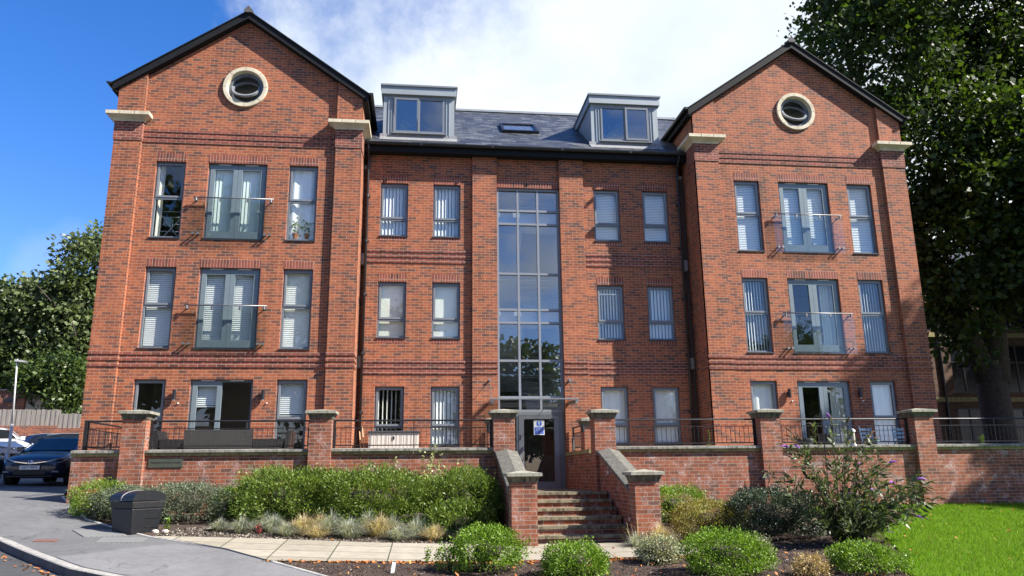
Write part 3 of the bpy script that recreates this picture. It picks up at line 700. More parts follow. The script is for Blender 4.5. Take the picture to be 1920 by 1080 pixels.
# dormers
for k, cx in enumerate((-2.685, 3.415)):
    hw = 1.02; yf = 1.0; zt = 10.5; zb = rz(yf) - .05; wx0, wx1, wz0, wz1 = cx - .73, cx + .73, 9.315, 10.40
    mb = MB(); wall_xz(mb, cx - hw, cx + hw, zb, zt, yf, [(wx0, wx1, wz0, wz1)], .12)
    for sx in (-1, 1):
        X = cx + sx * hw; yb_ = (zt - EV_Z) / MS + EV_Y + .3
        mb.poly([(X, yf, zb), (X, yb_, rz(yb_) - .1), (X, yb_, zt), (X, yf, zt)])
    for X in (cx - .87, cx - .79, cx + .79, cx + .87): mb.box(X - .008, X + .008, yf - .022, yf, zb + .12, zt)
    d = mb.build('dormer', M_ZINC, bld)
    MB().box(cx - hw - .06, cx + hw + .06, yf - .1, 3.6, zt - .02, zt + .22).build('dormer_fascia', M_ZINC, d)
    MB().box(cx - hw - .09, cx + hw + .09, yf - .14, 3.65, zt + .222, zt + .275).build('roof_trim', M_ZINCD, d)
    MB().prism([(yf - .09, wz0 - .045), (yf + .05, wz0 - .045), (yf + .05, wz0 + .0), (yf - .09, wz0 - .02)], 'x', wx0 - .06, wx1 + .06).build('sill', M_ZINCD, d)
    ld = MB(); ld.prism([(yf - .28, rz(yf - .28) + .012), (yf, rz(yf) + .012), (yf, zb + .16), (yf - .01, zb + .16), (yf - .02, rz(yf - .02) + .03), (yf - .28, rz(yf - .28) + .02)], 'x', cx - hw - .08, cx + hw + .08); ld.build('lead_flashing', plain('lead_flashing', (.2, .205, .21), .6, metal=.1, var=.25, scale=12), d)
    fr = MB().frame(wx0, wx1, wz0, wz1, yf - .035, yf + .05, .05); fr.box(cx - .03, cx + .03, yf - .035, yf + .05, wz0 + .05, wz1 - .05); fr.build('window_frame', M_SASH, d, bevel=.005)
    a, b = ((wx0 + .02, cx - .005) if k == 0 else (cx + .005, wx1 - .02))
    s = MB().frame(a, b, wz0 + .02, wz1 - .02, -.03, .03, .055); gl = MB().box(a + .05, b - .05, -.004, .004, wz0 + .07, wz1 - .07)
    ang = Matrix.Translation((0, yf - .05, wz1)) @ Matrix.Rotation(R(4.5 if k == 0 else 0), 4, 'X') @ Matrix.Translation((0, 0, -wz1))
    for q in (s, gl): q.v = [tuple(ang @ Vector(v)) for v in q.v]
    s.build('sash', M_SASH, d, bevel=.005); gl.build('pane', M_GLASSR, d)
    a, b = ((cx + .03, wx1 - .05) if k == 0 else (wx0 + .05, cx - .03)); MB().box(a, b, yf, yf + .004, wz0 + .05, wz1 - .05).build('pane', M_GLASSR, d)
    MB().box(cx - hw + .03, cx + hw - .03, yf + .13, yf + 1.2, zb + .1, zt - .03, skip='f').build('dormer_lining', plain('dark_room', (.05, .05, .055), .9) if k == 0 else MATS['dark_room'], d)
# ---- rooms behind the glass
for a, b in ((-10.4, -4.25), (-4.25, -.56), (1.45, 5.15), (5.15, 11.3)):
    mb = MB(); y0 = .17 if abs((a + b) / 2 - BX) > 5 else CY + .17
    for zf in (0.0, 2.85, 5.7):
        mb.box(a + .05, b - .05, y0, 4.2, zf - .3, zf + .012 if zf else 0.012); 
    mb.box(a + .05, b - .05, y0, 4.2, 8.2, 8.3)
    for zf in (0.012, 2.862, 5.712):
        zc = zf + 2.52
        mb.poly([(a + .05, 4.2, zf), (b - .05, 4.2, zf), (b - .05, 4.2, zc), (a + .05, 4.2, zc)])
        for X in (a + .051, b - .051): mb.poly([(X, y0, zf), (X, 4.2, zf), (X, 4.2, zc), (X, y0, zc)])
    mb.build('room_lining', M_ROOM, bld)
mb = MB(); sx0, sx1 = -.55, 1.44
mb.box(sx0, sx1, CY + .17, 5.4, -.9, -.65); mb.box(sx0, sx1, CY + .17, 5.4, 7.9, 8.0)
mb.poly([(sx0, 5.4, -.65), (sx1, 5.4, -.65), (sx1, 5.4, 8), (sx0, 5.4, 8)])
for X in (sx0, sx1): mb.poly([(X, CY + .17, -.65), (X, 5.4, -.65), (X, 5.4, 8), (X, CY + .17, 8)])
for z in (3.8, 6.65): mb.box(sx0, sx1, CY + .32, 1.9, z, z + .33)
for z in (2.2, 5.05): mb.box(sx0, sx1, 3.9, 5.4, z, z + .25)
for z0, z1, xa, xb in ((1.4, 2.45, .5, sx1), (2.45, 4.1, sx0, .4), (4.1, 5.3, .5, sx1), (5.3, 6.95, sx0, .4)):
    mb.prism([(1.9, z0), (3.9, z1), (3.9, z1 - .25), (1.9, z0 - .25)] if z1 - z0 < 1.3 else [(3.9, z0), (1.9, z1), (1.9, z1 - .25), (3.9, z0 - .25)], 'x', xa, xb)
mb.build('stairwell', M_STAIRW, bld)
MB().box(-.54, 1.43, 1.75, 1.8, -.65, 1.36).box(.2, .24, 1.735, 1.75, -.65, 1.36).build('added_lobby_wall', plain('dark_lobby', (.035, .03, .026), .8), bld)  # dark inner wall added to keep the doorway from looking lit
for C in CXS: MB().box(C - .9, C + .95, .2, 1.3, 9.1, 10.9, skip='f').build('loft_lining', M_STAIRW, bld)
mb = MB()
for z in (4.13, 6.98, 1.42):
    for i in range(6): mb.cyl((.22, 1.45, z + .18 + i * .15), (1.35, 1.45, z + .18 + i * .15), .014, n=6)
    mb.cyl((.24, 1.45, z), (.24, 1.45, z + 1.05), .022, n=8); mb.cyl((-.45, 1.4, z + .98), (1.38, 1.4, z + .98), .022, n=8)
mb.build('stair_balustrade', M_STEEL, bld)
# pot plants and a clothes airer behind the top left windows
# ================================================================ terrace, retaining wall, steps, railings
YW, YP, TH = -2.62, -2.75, .33
tw = thing('terrace_wall', 'weathered red brick retaining wall with stone copings and capped piers below the building', 'wall', (BX, YW, -1.2))
PIERS = [-8.41, -4.62, -.68, 1.57, 5.42, 9.18]; PWD = .47
def panel(x0, x1, ztop=.19):
    o = MB().box(x0, x1, YW, YW + TH, -2.2, ztop).build('wall_panel', M_WALL, tw)
    c = MB(); n = max(1, round((x1 - x0) / .62)); s = (x1 - x0) / n
    for i in range(n):
        a, b = x0 + i * s + .003, x0 + (i + 1) * s - .003
        c.prism([(YW - .03, ztop), (YW + TH + .03, ztop), (YW + TH + .03, ztop + .065), (YW - .045, ztop + .065), (YW - .045, ztop + .045), (YW - .03, ztop + .03)], 'x', a, b, 1)
        c.prism([(YW - .075, ztop + .066), (YW + TH + .06, ztop + .066), (YW + TH + .06, ztop + .115), (YW + TH / 2, ztop + .135), (YW - .075, ztop + .115)], 'x', a, b, 0)
    c.build('coping', [M_COPING, M_MOSSY], o)
    return o
def cap(mb, xc, yc, w, d, z, mi0=0, mi1=1):
    frustum(mb, xc - w / 2 - .01, xc + w / 2 + .01, yc - d / 2 - .01, yc + d / 2 + .01, z, xc - w / 2 - .05, xc + w / 2 + .05, yc - d / 2 - .05, yc + d / 2 + .05, z + .11, 4)
    for f in range(len(mb.mi)): mb.mi[f] = mi1
    w2, d2 = w / 2 + .085, d / 2 + .085; n0 = len(mb.mi)
    mb.box(xc - w2, xc + w2, yc - d2, yc + d2, z + .11, z + .165, mi0, skip='t')
    t = (xc, yc, z + .215)
    P = [(xc - w2, yc - d2, z + .165), (xc + w2, yc - d2, z + .165), (xc + w2, yc + d2, z + .165), (xc - w2, yc + d2, z + .165)]
    for i in range(4): mb.poly([P[i], P[(i + 1) % 4], t], mi0)
def pier(xc, yc, w, d, ztop, zbot=-2.2):
    o = MB().box(xc - w / 2, xc + w / 2, yc - d / 2, yc + d / 2, zbot, ztop).build('pier', M_PIER, tw)
    mb = MB(); cap(mb, xc, yc, w, d, ztop); mb.build('pier_cap', [M_CAPST, M_NECK], o); return o
for x in PIERS: pier(x, YP + .23, PWD, .46, .94)
panel(-9.62, PIERS[0] - PWD / 2); panel(PIERS[0] + PWD / 2, PIERS[1] - PWD / 2); panel(PIERS[1] + PWD / 2, PIERS[2] - PWD / 2)
panel(PIERS[3] + PWD / 2, PIERS[4] - PWD / 2); panel(PIERS[4] + PWD / 2, PIERS[5] - PWD / 2); panel(PIERS[5] + PWD / 2, 24.0)
# return at the left end
rw = MB().box(-9.62, -9.3, YW + TH, -.02, -1.6, .19, skip='f').build('wall_panel', M_WALL, tw)
MB().prism([(-9.68, .19), (-9.24, .19), (-9.24, .3), (-9.46, .32), (-9.68, .3)], 'y', YW + TH + .06, -.02).build('coping', M_COPING, rw)
# flanks of the entrance recess
for xa, xb, xp in ((-.92, -.47, -.67), (1.36, 1.7, 1.57)):
    o = MB().box(xa, xb, YW + TH, CY - .12, -1.6, .19, skip='').build('wall_panel', M_WALL, tw)
    MB().prism([(xa - .05, .19), (xb + .05, .19), (xb + .05, .28), ((xa + xb) / 2, .31), (xa - .05, .28)], 'y', YW + TH + .2, CY - .125).build('coping', M_MOSSY, o)
pier(-.67, -1.0, .45, .45, .86); pier(1.62, -1.0, .4, .45, .86)
# gate piers and raking walls beside the steps
for xc, sg in ((-.66, 1), (1.58, -1)):
    pier(xc, -5.57, .46, .46, -.41, -2.2)
    o = MB().prism([(-5.34, -2.0), (YP, -2.0), (YP, .12), (-2.95, .12), (-5.34, -.62)], 'x', xc - .17, xc + .17).build('wall_panel', M_WALL, tw)
    c = MB(); A, B = Vector((0, -2.95, .13)), Vector((0, -5.35, -.61)); n = 5
    for i in range(n):
        a = A.lerp(B, i / n + .003); b = A.lerp(B, (i + 1) / n - .003); w = .245
        def sec(p): return [(xc - w, p.y, p.z), (xc + w, p.y, p.z), (xc + w, p.y, p.z + .075), (xc, p.y, p.z + .15), (xc - w, p.y, p.z + .075)]
        c.ring([sec(a), sec(b)], caps=True)
    c.box(xc - .245, xc + .245, -2.95, YP, .13, .23)
    c.build('raking_coping', M_SLOPE, o, bevel=.012)
for x, y, z in ((1.405, -3.6, -.25), (1.405, -5.15, -1.1)):
    lm = MB().box(x - .012, x + .006, y - .055, y + .055, z - .055, z + .055).build('step_light', M_BLACK, tw); MB().box(x - .016, x - .012, y - .035, y + .035, z - .035, z + .035).build('lamp_glass', M_WHITE, lm)
# house name plaque
pq = MB().box(-8.09, -7.41, YW - .02, YW, -.045, .145).build('name_plaque', plain('green_grey_plaque', (.055, .062, .045), .55, var=.15), tw, bevel=.004)
text_mesh('plaque_lettering', 'FRANCES LUPTON HOUSE', .058, M_BLACK, tw, (-7.75, YW - .0205, .05), extrude=.0012, sx=.86)
MB().cyl((-7.75, YW - .02, -.03), (-7.75, YW - .026, -.03), .008, n=8).build('plaque_screw', M_STEEL, tw)
# lamps on the small inner piers, intercom on the flank
for x, y, z in ((-.9 + .0, -1.26, .8), (1.38, -1.26, .8)):
    lm = MB().cyl((x, y, z - .09), (x, y, z + .06), .05, .035, n=12).cyl((x, y, z + .06), (x, y, z + .09), .03, n=10).build('pier_lamp', M_BLACK, tw); MB().box(x - .02, x + .02, y, y + .06, z - .02, z + .1).build('bracket', M_BLACK, lm)
ic = MB().box(1.12, 1.3, CY - .14, CY - .1, .3, .62)
# the terrace platform
def struct(name, mb, mat, **k):
    o = mb.build(name, mat, None, **k); o['kind'] = 'structure'; return o
M_PAVE = brick('terrace_paving', w=.45, h=.45, mortar=.004, stops=[(0, (.26, .25, .22)), (1, (.34, .32, .28))], mcol=(.12, .11, .1), offset=0)
mb = MB(); mb.box(-9.35, -.93, YW + TH, .0, -.2, 0.0); mb.box(1.71, 60, YW + TH, .0, -.2, 0.0); mb.box(-4.2, -.93, 0, CY, -.2, 0.0); mb.box(1.71, 5.1, 0, CY, -.2, 0); mb.box(11.45, 60, 0, 11.9, -.2, 0)
struct('terrace', mb, M_PAVE)
mb = MB(); mb.box(-.46, 1.35, -3.19, CY + .1, -.9, -.636); struct('entrance_landing', mb, M_STEP)
# steps
stp = thing('entrance_steps', 'six red brick steps with worn stone treads leading up to the glass entrance door', 'steps', (BX, -5.5, -1.5))
RIS = .1445
for i in range(6):
    yf = -5.42 + i * .364; zt = -1.5 + (i + 1) * RIS + .005
    o = MB().box(-.44, 1.36, yf + .03, yf + .42, -1.7, zt - .055).build('riser', M_RISER, stp)
    t = MB(); n = 3
    for j in range(n):
        a = -.44 + 1.8 * j / n; t.box(a + .002, a + 1.8 / n - .002, yf, yf + .42, zt - .055, zt)
    t.build('tread', M_STEP, stp, bevel=.01)
# ---- railings
BAL = None
def railing(x0, x1, label, y=YW + .17, cap_l=True, cap_r=True):
    global BAL
    r = thing('railing', label, 'railing', ((x0 + x1) / 2, y, .32), 'black railings between the brick piers')
    MB().tube([(x0, y, .915), (x1, y, .915)], .019, 8).build('top_rail', M_BLACK, r)
    MB().box(x0, x1, y - .012, y + .012, .752, .77).build('middle_rail', M_BLACK, r)
    MB().box(x0, x1, y - .018, y + .018, .372, .396).build('bottom_rail', M_BLACK, r)
    for f, X in ((cap_l, x0 + .03), (cap_r, x1 - .03)):
        if f: MB().box(X - .025, X + .025, y - .025, y + .025, .3, .93).build('post', M_BLACK, r)
    n = int((x1 - x0 - .12) / .106); s = (x1 - x0 - .12) / n
    for i in range(n + 1):
        if BAL is None:
            BAL = bpy.data.meshes.new('baluster'); bm = bmesh.new(); bmesh.ops.create_cone(bm, cap_ends=True, segments=6, radius1=.0065, radius2=.0065, depth=.375); bm.to_mesh(BAL); bm.free(); BAL.materials.append(M_BLACK)
        b = bpy.data.objects.new('baluster', BAL); COL.objects.link(b); b.parent = r; b.location = (x0 + .06 + i * s - (x0 + x1) / 2, 0, .565 - .32)
    k = max(1, int((x1 - x0) / 1.7))
    for i in range(1, k): MB().box(x0 + (x1 - x0) * i / k - .008, x0 + (x1 - x0) * i / k + .008, y - .008, y + .008, .3, .915).build('strut', M_BLACK, r)
    return r
P = PIERS; hp = PWD / 2
railing(-9.5, P[0] - hp, 'short black railing at the left end of the terrace wall, left of the first pier', cap_r=False)
railing(P[0] + hp, P[1] - hp, 'black railing in front of the dark rattan sofa, above the name plaque')
railing(P[1] + hp, P[2] - hp, 'black railing in front of the cream storage chest')
railing(P[3] + hp, P[4] - hp, 'black railing right of the entrance steps, with a weed growing at its foot')
railing(P[4] + hp, P[5] - hp, 'black railing behind the tall buddleia shrub')
railing(P[5] + hp, 20.0, 'black railing at the far right in front of the dark tree trunk', cap_r=False)
def railing_y(x, y0, y1, label):
    r = thing('railing', label, 'railing', (x, (y0 + y1) / 2, .32), 'black railings between the brick piers')
    MB().tube([(x, y0, .915), (x, y1, .915)], .019, 8).build('top_rail', M_BLACK, r)
    MB().box(x - .012, x + .012, y0, y1, .752, .77).build('middle_rail', M_BLACK, r); MB().box(x - .018, x + .018, y0, y1, .372, .396).build('bottom_rail', M_BLACK, r)
    for Y in (y0 + .03, y1 - .03): MB().box(x - .025, x + .025, Y - .025, Y + .025, .3, .93).build('post', M_BLACK, r)
    n = int((y1 - y0 - .12) / .106)
    for i in range(n + 1):
        b = bpy.data.objects.new('baluster', BAL); COL.objects.link(b); b.parent = r; b.location = (0, y0 + .06 + i * (y1 - y0 - .12) / n - (y0 + y1) / 2, .565 - .32)
railing_y(-9.46, -2.4, -.15, 'black railing running back to the building at the left corner of the terrace')
railing_y(1.53, -.76, .74, 'short black railing beside the glass entrance door, behind the small pier')
railing_y(-.7, -.76, .74, 'short black railing left of the entrance door, mostly hidden behind the pier')
ib = thing('intercom', 'grey door entry intercom panel on the brick right of the entrance door', 'intercom', (1.36, -.15, .47))
MB().box(1.335, 1.362, -.24, -.06, .32, .63).build('panel', M_ZINCD, ib); MB().box(1.33, 1.335, -.21, -.09, .46, .6).build('screen', M_BLACK, ib)
for i in range(3): MB().box(1.33, 1.335, -.2 + i * .04, -.175 + i * .04, .38, .4).build('button', M_STEEL, ib)
# ---- terrace furniture
def rattan():
    t = NT('black_rattan'); uv = t.uv()
    b = t.n('ShaderNodeTexBrick', {'Vector': uv, 'Color1': (0, 0, 0, 1), 'Color2': (1, 1, 1, 1), 'Mortar': (0, 0, 0, 1), 'Scale': 1.0, 'Mortar Size': .005, 'Brick Width': .04, 'Row Height': .028}, offset=.5)
    t.set(Base_Color=t.mix(b.outputs['Fac'], (.028, .026, .026), (.004, .004, .004)), Roughness=.35); t.bump(t.math('SUBTRACT', 0.0, b.outputs['Fac']), .9, .01); return t.m
M_RAT = rattan(); M_CUSH = plain('dark_cushion', (.03, .03, .035), .95)
def seat(name, x, y, w, rz, label, cat, mirror=False):
    r = thing(name, label, cat, (x, y, 0), rotz=R(rz), local=True, group='black rattan terrace furniture')
    MB().box(-w / 2, w / 2, -.38, .38, .06, .36).build('seat_base', M_RAT, r, bevel=.02)
    MB().prism([(.24, .36), (.38, .36), (.44, .76), (.34, .78)], 'x', -w / 2, w / 2).build('backrest', M_RAT, r, bevel=.02)
    for s in (-1, 1): MB().box(s * w / 2 - s * .1, s * w / 2, -.38, .3, .36, .58).build('armrest', M_RAT, r, bevel=.02)
    MB().box(-w / 2 + .11, w / 2 - .11, -.36, .24, .362, .44).build('cushion', M_CUSH, r, bevel=.025)
    for a in (-1, 1):
        for b in (-.33, .33): MB().box(a * (w / 2 - .05) - .02, a * (w / 2 - .05) + .02, b - .02, b + .02, 0, .06).build('leg', M_BLACK, r)
    return r
seat('rattan_sofa', -6.95, -1.35, 1.45, 180, 'long black rattan sofa with its back to the railing, between two rattan armchairs', 'sofa')
seat('rattan_armchair', -8.0, -1.15, .72, 90, 'black rattan armchair left of the sofa, turned side-on', 'armchair')
seat('rattan_armchair', -5.85, -1.15, .72, -90, 'black rattan armchair right of the sofa, with sunlit woven back', 'armchair')
ch = thing('storage_chest', 'cream ribbed plastic storage chest with a dark lid under the window', 'storage chest', (-3.16, .45, 0))
M_CHEST = plain('cream_plastic', (.62, .55, .47), .6, var=.04)
mb = MB(); mb.box(-3.78, -2.54, .18, .74, .02, .78)
x = -3.74
while x < -2.6: mb.box(x, x + .075, .168, .18, .05, .74); x += .092
mb.build('body', M_CHEST, ch); MB().prism([(.14, .785), (.78, .785), (.78, .82), (.7, .84), (.22, .84), (.14, .815)], 'x', -3.82, -2.5).build('lid', M_DARKF, ch, bevel=.008); MB().box(-3.185, -3.145, .15, .17, .62, .7).build('latch', M_BLACK, ch)
pl = thing('wooden_pole', 'two pale wooden poles leaning in the corner beside the black downpipe', 'poles', (-3.98, .6, 0))
MB().cyl((-3.95, .45, 0), (-4.08, .84, 1.02), .014, n=8).build('pole', plain('pale_wood', (.5, .35, .2), .7), pl); MB().cyl((-3.86, .45, 0), (-4.0, .84, .98), .014, n=8).build('pole', MATS['pale_wood'], pl)
for i, x in enumerate((9.0, 9.75)):
    r = thing('garden_chair', ('pale blue metal garden chair behind the buddleia, nearer the window', 'pale blue metal garden chair behind the buddleia, nearer the end pier')[i], 'chair', (x, -1.0, 0), 'pale blue garden chairs', rotz=R(20 - 50 * i), local=True)
    mc = MATS.get('pale_blue_paint') or plain('pale_blue_paint', (.3, .45, .5), .45)
    MB().box(-.22, .22, -.22, .22, .43, .46).build('seat', mc, r, bevel=.01)
    bb = MB().tube([(-.21, .22, 0), (-.21, .24, .45), (-.21, .3, .86)], .013, 8).tube([(.21, .22, 0), (.21, .24, .45), (.21, .3, .86)], .013, 8); bb.build('back_frame', mc, r)
    for z in (.56, .66, .76): MB().box(-.2, .2, .25 + (z - .45) * .14, .27 + (z - .45) * .14, z - .03, z + .03).build('back_slat', mc, r)
    for s in (-.2, .2): MB().cyl((s, -.2, 0), (s, -.2, .44), .013, n=8).build('leg', mc, r)
for i, (x, y, h_) in enumerate(((6.75, -1.7, .5), (7.35, -1.6, .62))):
    r = thing('plant_pot', ('dark round plant pot behind the railing, left of the buddleia', 'taller dark plant pot behind the railing, in the middle of the french door')[i], 'plant pot', (x, y, 0), local=True)
    n = 20; ci = lambda rr, z: [(rr * math.cos(2 * math.pi * k / n), rr * math.sin(2 * math.pi * k / n), z) for k in range(n)]
    MB().ring([ci(.13, 0), ci(.19, h_), ci(.2, h_), ci(.2, h_ - .05), ci(.17, h_ - .03), ci(.05, h_ - .04)], caps=False).build('pot', M_DARKF, r, smooth=False)
# bird feeder pole with hooks
fp = thing('feeder_pole', 'slim black shepherd-hook bird feeder pole standing before the wall left of the buddleia', 'bird feeder pole', (6.36, -3.3, g(6.36, -3.3)))
zb0 = g(6.36, -3.3)
MB().cyl((6.36, -3.3, zb0 - .1), (6.385, -3.3, .98), .012, n=8).cyl((6.385, -3.3, .98), (6.385, -3.3, 1.1), .012, .002, n=8).build('pole', M_BLACK, fp)
for s in (-1, 1):
    MB().tube([(6.385, -3.3, .78), (6.385 + s * .07, -3.3, .9), (6.385 + s * .16, -3.3, .93), (6.385 + s * .22, -3.3, .86), (6.385 + s * .21, -3.3, .76), (6.385 + s * .17, -3.3, .76)], .007, 6).build('hook', M_BLACK, fp)
    MB().tube([(6.385, -3.3, .62), (6.385 + s * .05, -3.3, .7), (6.385 + s * .1, -3.3, .68)], .006, 6).build('scroll', M_BLACK, fp)
n = 16; ci = lambda rr, z: [(6.38 + rr * math.cos(2 * math.pi * k / n), -3.3 + rr * math.sin(2 * math.pi * k / n), z) for k in range(n)]
MB().ring([ci(.01, -.16), ci(.09, -.15), ci(.1, -.13), ci(.02, -.145)]).build('rust_dish', plain('rust', (.22, .07, .03), .8), fp); MB().box(6.28, 6.48, -3.31, -3.29, -.5, -.485).build('foot_bar', M_BLACK, fp)
bf = thing('bird_feeder', 'clear tube bird feeder with a pale cap hanging beside the buddleia', 'bird feeder', (7.07, -3.3, .4))
ci = lambda rr, z: [(7.07 + rr * math.cos(2 * math.pi * k / n), -3.3 + rr * math.sin(2 * math.pi * k / n), z) for k in range(n)]
MB().ring([ci(.038, .3), ci(.038, .58)], caps=True).build('tube', plain('seed_tube', (.45, .42, .34), .3), bf); MB().ring([ci(.06, .58), ci(.055, .61), ci(.01, .65)], caps=True).build('lid', M_WHITE, bf); MB().ring([ci(.055, .27), ci(.055, .3)], caps=True).build('tray', M_WHITE, bf)
MB().tube([(7.07, -3.3, .65), (7.07, -3.3, .8), (6.95, -3.3, .97), (6.7, -3.3, .98), (6.4, -3.3, .93)], .005, 5).build('hanging_wire', M_BLACK, bf)
# ================================================================ ground sheets
def inpoly(p, poly):
    x, y = p; r = False; n = len(poly)
    for i in range(n):
        x0, y0 = poly[i]; x1, y1 = poly[(i + 1) % n]
        if (y0 > y) != (y1 > y) and x < (x1 - x0) * (y - y0) / (y1 - y0) + x0: r = not r
    return r
def sheet(name, poly, mat, step=.3, off=0.0, near=(-14, 14, -13, 4), kind='structure', zf=None):
    bm = bmesh.new(); vs_ = [bm.verts.new((x, y, 0)) for x, y in poly]; bm.faces.new(vs_)
    xs = [p[0] for p in poly]; ys = [p[1] for p in poly]
    def lines(a, b, na, nb):
        out = []; v = a
        while v < b:
            out.append(v); v += step if na <= v < nb else step * 8
        return out
    for ax, (a, b, na, nb) in (((1, 0, 0), (min(xs), max(xs), near[0], near[1])), ((0, 1, 0), (min(ys), max(ys), near[2], near[3]))):
        for v in lines(a, b, na, nb)[1:]:
            bmesh.ops.bisect_plane(bm, geom=bm.verts[:] + bm.edges[:] + bm.faces[:], dist=1e-5, plane_co=Vector(ax) * v, plane_no=ax)
    bmesh.ops.triangulate(bm, faces=bm.faces)
    co = np.array([v.co[:2] for v in bm.verts]); z = gz(co[:, 0], co[:, 1]) + off
    for v, zz in zip(bm.verts, z): v.co.z = zz if zf is None else zf(v.co.x, v.co.y, zz)
    bmesh.ops.recalc_face_normals(bm, faces=bm.faces)
    me = bpy.data.meshes.new(name)
    if sum(f.normal.z for f in bm.faces) < 0: bmesh.ops.reverse_faces(bm, faces=bm.faces)
    uvl = bm.loops.layers.uv.new('UVMap')
    for f in bm.faces:
        f.smooth = True
        for l in f.loops: l[uvl].uv = l.vert.co[:2]
    bm.to_mesh(me); bm.free(); me.materials.append(mat)
    o = bpy.data.objects.new(name, me); COL.objects.link(o); o['kind'] = kind; return o
KERB = [(-40, 5), (-24, 1.5), (-16, -1.6), (-12, -4.2), (-10.4, -5.2), (-9.07, -6.2), (-8.17, -7.12), (-7.24, -8.07), (-6.4, -8.62), (-5.2, -9.3), (-3, -10.3), (0, -11.2), (4, -12), (10, -12.6), (24, -13), (60, -13)]
EDGE = [(-10.9, .4), (-10.25, -1.36), (-9.55, -2.7), (-8.63, -4.13), (-7.7, -4.86), (-7.05, -5.48), (-5.59, -6.42), (-4.75, -7.3), (-3.94, -8.21), (-3.0, -9.3), (-2.2, -9.97)]
ROAD = KERB + [(60, -80), (-60, -80), (-60, 10)]
ROADX = [(x - .0, y + .4) for x, y in KERB] + [(60, -80), (-60, -80), (-60, 10.4)]
def asphalt(name, c, sp=.35, scale=220):
    t = NT(name); p = t.pos(); a = t.noise(p, scale, 3, .6); b = t.noise(p, .8, 6, .6); s = t.noise(p, 6, 5, .6)
    col = t.ramp(a, [(.3, tuple(x * .62 for x in c)), (.5, c), (.72, tuple(x * 1.5 for x in c))])
    col = t.mix(1.0, col, t.ramp(b, [(.3, (.82, .82, .82)), (.7, (1.1, 1.1, 1.1))]), 'MULTIPLY')
    col = t.mix(1.0, col, t.ramp(s, [(.35, (.88, .88, .87)), (.65, (1.06, 1.06, 1.06))]), 'MULTIPLY')
    vo = t.n('ShaderNodeTexVoronoi', {'Vector': t.n('ShaderNodeVectorMath', {0: p, 1: t.n('ShaderNodeVectorMath', {0: t.n('ShaderNodeTexNoise', {'Vector': p, 'Scale': 3.0, 'Detail': 4.0}).outputs['Color'], 'Scale': .5}, operation='SCALE').outputs[0]}, operation='ADD').outputs[0], 'Scale': .75}, feature='DISTANCE_TO_EDGE')
    ck = t.math('MULTIPLY', t.ramp(vo.outputs['Distance'], [(.004, (1, 1, 1)), (.012, (0, 0, 0))]), t.ramp(t.noise(p, .5, 2), [(.5, (0, 0, 0)), (.6, (1, 1, 1))]))
    col = t.mix(t.math('MULTIPLY', ck, .6), col, tuple(x * .35 for x in c))
    col = t.mix(t.ramp(t.noise(p, 1.7, 3, .5), [(.62, (0, 0, 0)), (.7, (.35, .35, .35))]), col, tuple(x * .6 for x in c))
    t.set(Base_Color=col, Roughness=.9); t.b.inputs['Specular IOR Level'].default_value = sp; t.bump(a, .6, .006); return t.m
M_TAR = asphalt('footway_asphalt', (.115, .115, .117)); M_TARN = asphalt('new_asphalt', (.155, .154, .157)); M_ROAD = asphalt('road_asphalt', (.055, .056, .058))
M_KERB = stone_mat('kerb_concrete', (.34, .325, .3), .3, (.16, .15, .13), 6)
M_KERBF = plain('kerb_face', (.09, .09, .095), .9, var=.3)
def soil_mat():
    t = NT('bark_mulch'); p = t.pos(); a = t.noise(t.n('ShaderNodeMapping', {0: p, 'Scale': (1, 1.7, 1)}).outputs[0], 55, 6, .75); b = t.noise(p, 2.0, 4)
    col = t.ramp(a, [(.25, (.014, .009, .007)), (.45, (.045, .027, .02)), (.6, (.09, .058, .042)), (.75, (.2, .15, .12))])
    col = t.mix(1.0, col, t.ramp(b, [(.3, (.75, .75, .75)), (.7, (1.1, 1.1, 1.1))]), 'MULTIPLY')
    t.set(Base_Color=col, Roughness=.95); t.bump(a, 1.0, .03); return t.m
M_SOIL = soil_mat()
def grass_mat():
    t = NT('lawn_turf'); p = t.pos(); a = t.noise(p, 90, 4, .7); b = t.noise(p, 1.4, 4)
    col = t.ramp(a, [(.3, (.035, .085, .003)), (.55, (.08, .18, .006)), (.8, (.12, .25, .012))])
    col = t.mix(1.0, col, t.ramp(b, [(.3, (.85, .85, .8)), (.7, (1.15, 1.1, 1.0))]), 'MULTIPLY')
    t.set(Base_Color=col, Roughness=.95); t.b.inputs['Specular IOR Level'].default_value = .1; t.bump(a, .8, .03); return t.m
M_TURF = grass_mat()
def slab_mat():
    t = NT('path_slabs'); uv = t.uv()
    b = t.n('ShaderNodeTexBrick', {'Vector': t.n('ShaderNodeMapping', {0: uv, 'Location': (.18, .555 + 6.0, 0), 'Rotation': (0, 0, R(.8))}).outputs[0], 'Color1': (0, 0, 0, 1), 'Color2': (1, 1, 1, 1), 'Mortar': (0, 0, 0, 1), 'Scale': 1.0, 'Mortar Size': .011, 'Mortar Smooth': .1, 'Brick Width': .9, 'Row Height': .555}, offset=.0)
    col = t.ramp(b.outputs['Color'], [(0, (.25, .222, .17)), (.5, (.285, .255, .198)), (1, (.315, .285, .225))])
    col = t.mix(1.0, col, t.ramp(t.noise(uv, 5, 6, .65), [(.3, (.8, .8, .8)), (.7, (1.1, 1.1, 1.08))]), 'MULTIPLY')
    col = t.mix(1.0, col, t.ramp(t.noise(uv, 70, 4, .7), [(.3, (.85, .85, .85)), (.7, (1.1, 1.1, 1.1))]), 'MULTIPLY')
    col = t.mix(b.outputs['Fac'], col, (.05, .052, .028))
    t.set(Base_Color=col, Roughness=.88); t.bump(t.math('SUBTRACT', 0.0, b.outputs['Fac']), .6, .01); return t.m
M_SLAB = slab_mat()
def zbase(x, y, z):
    if inpoly((x, y), ROADX): return z - .22
    return z
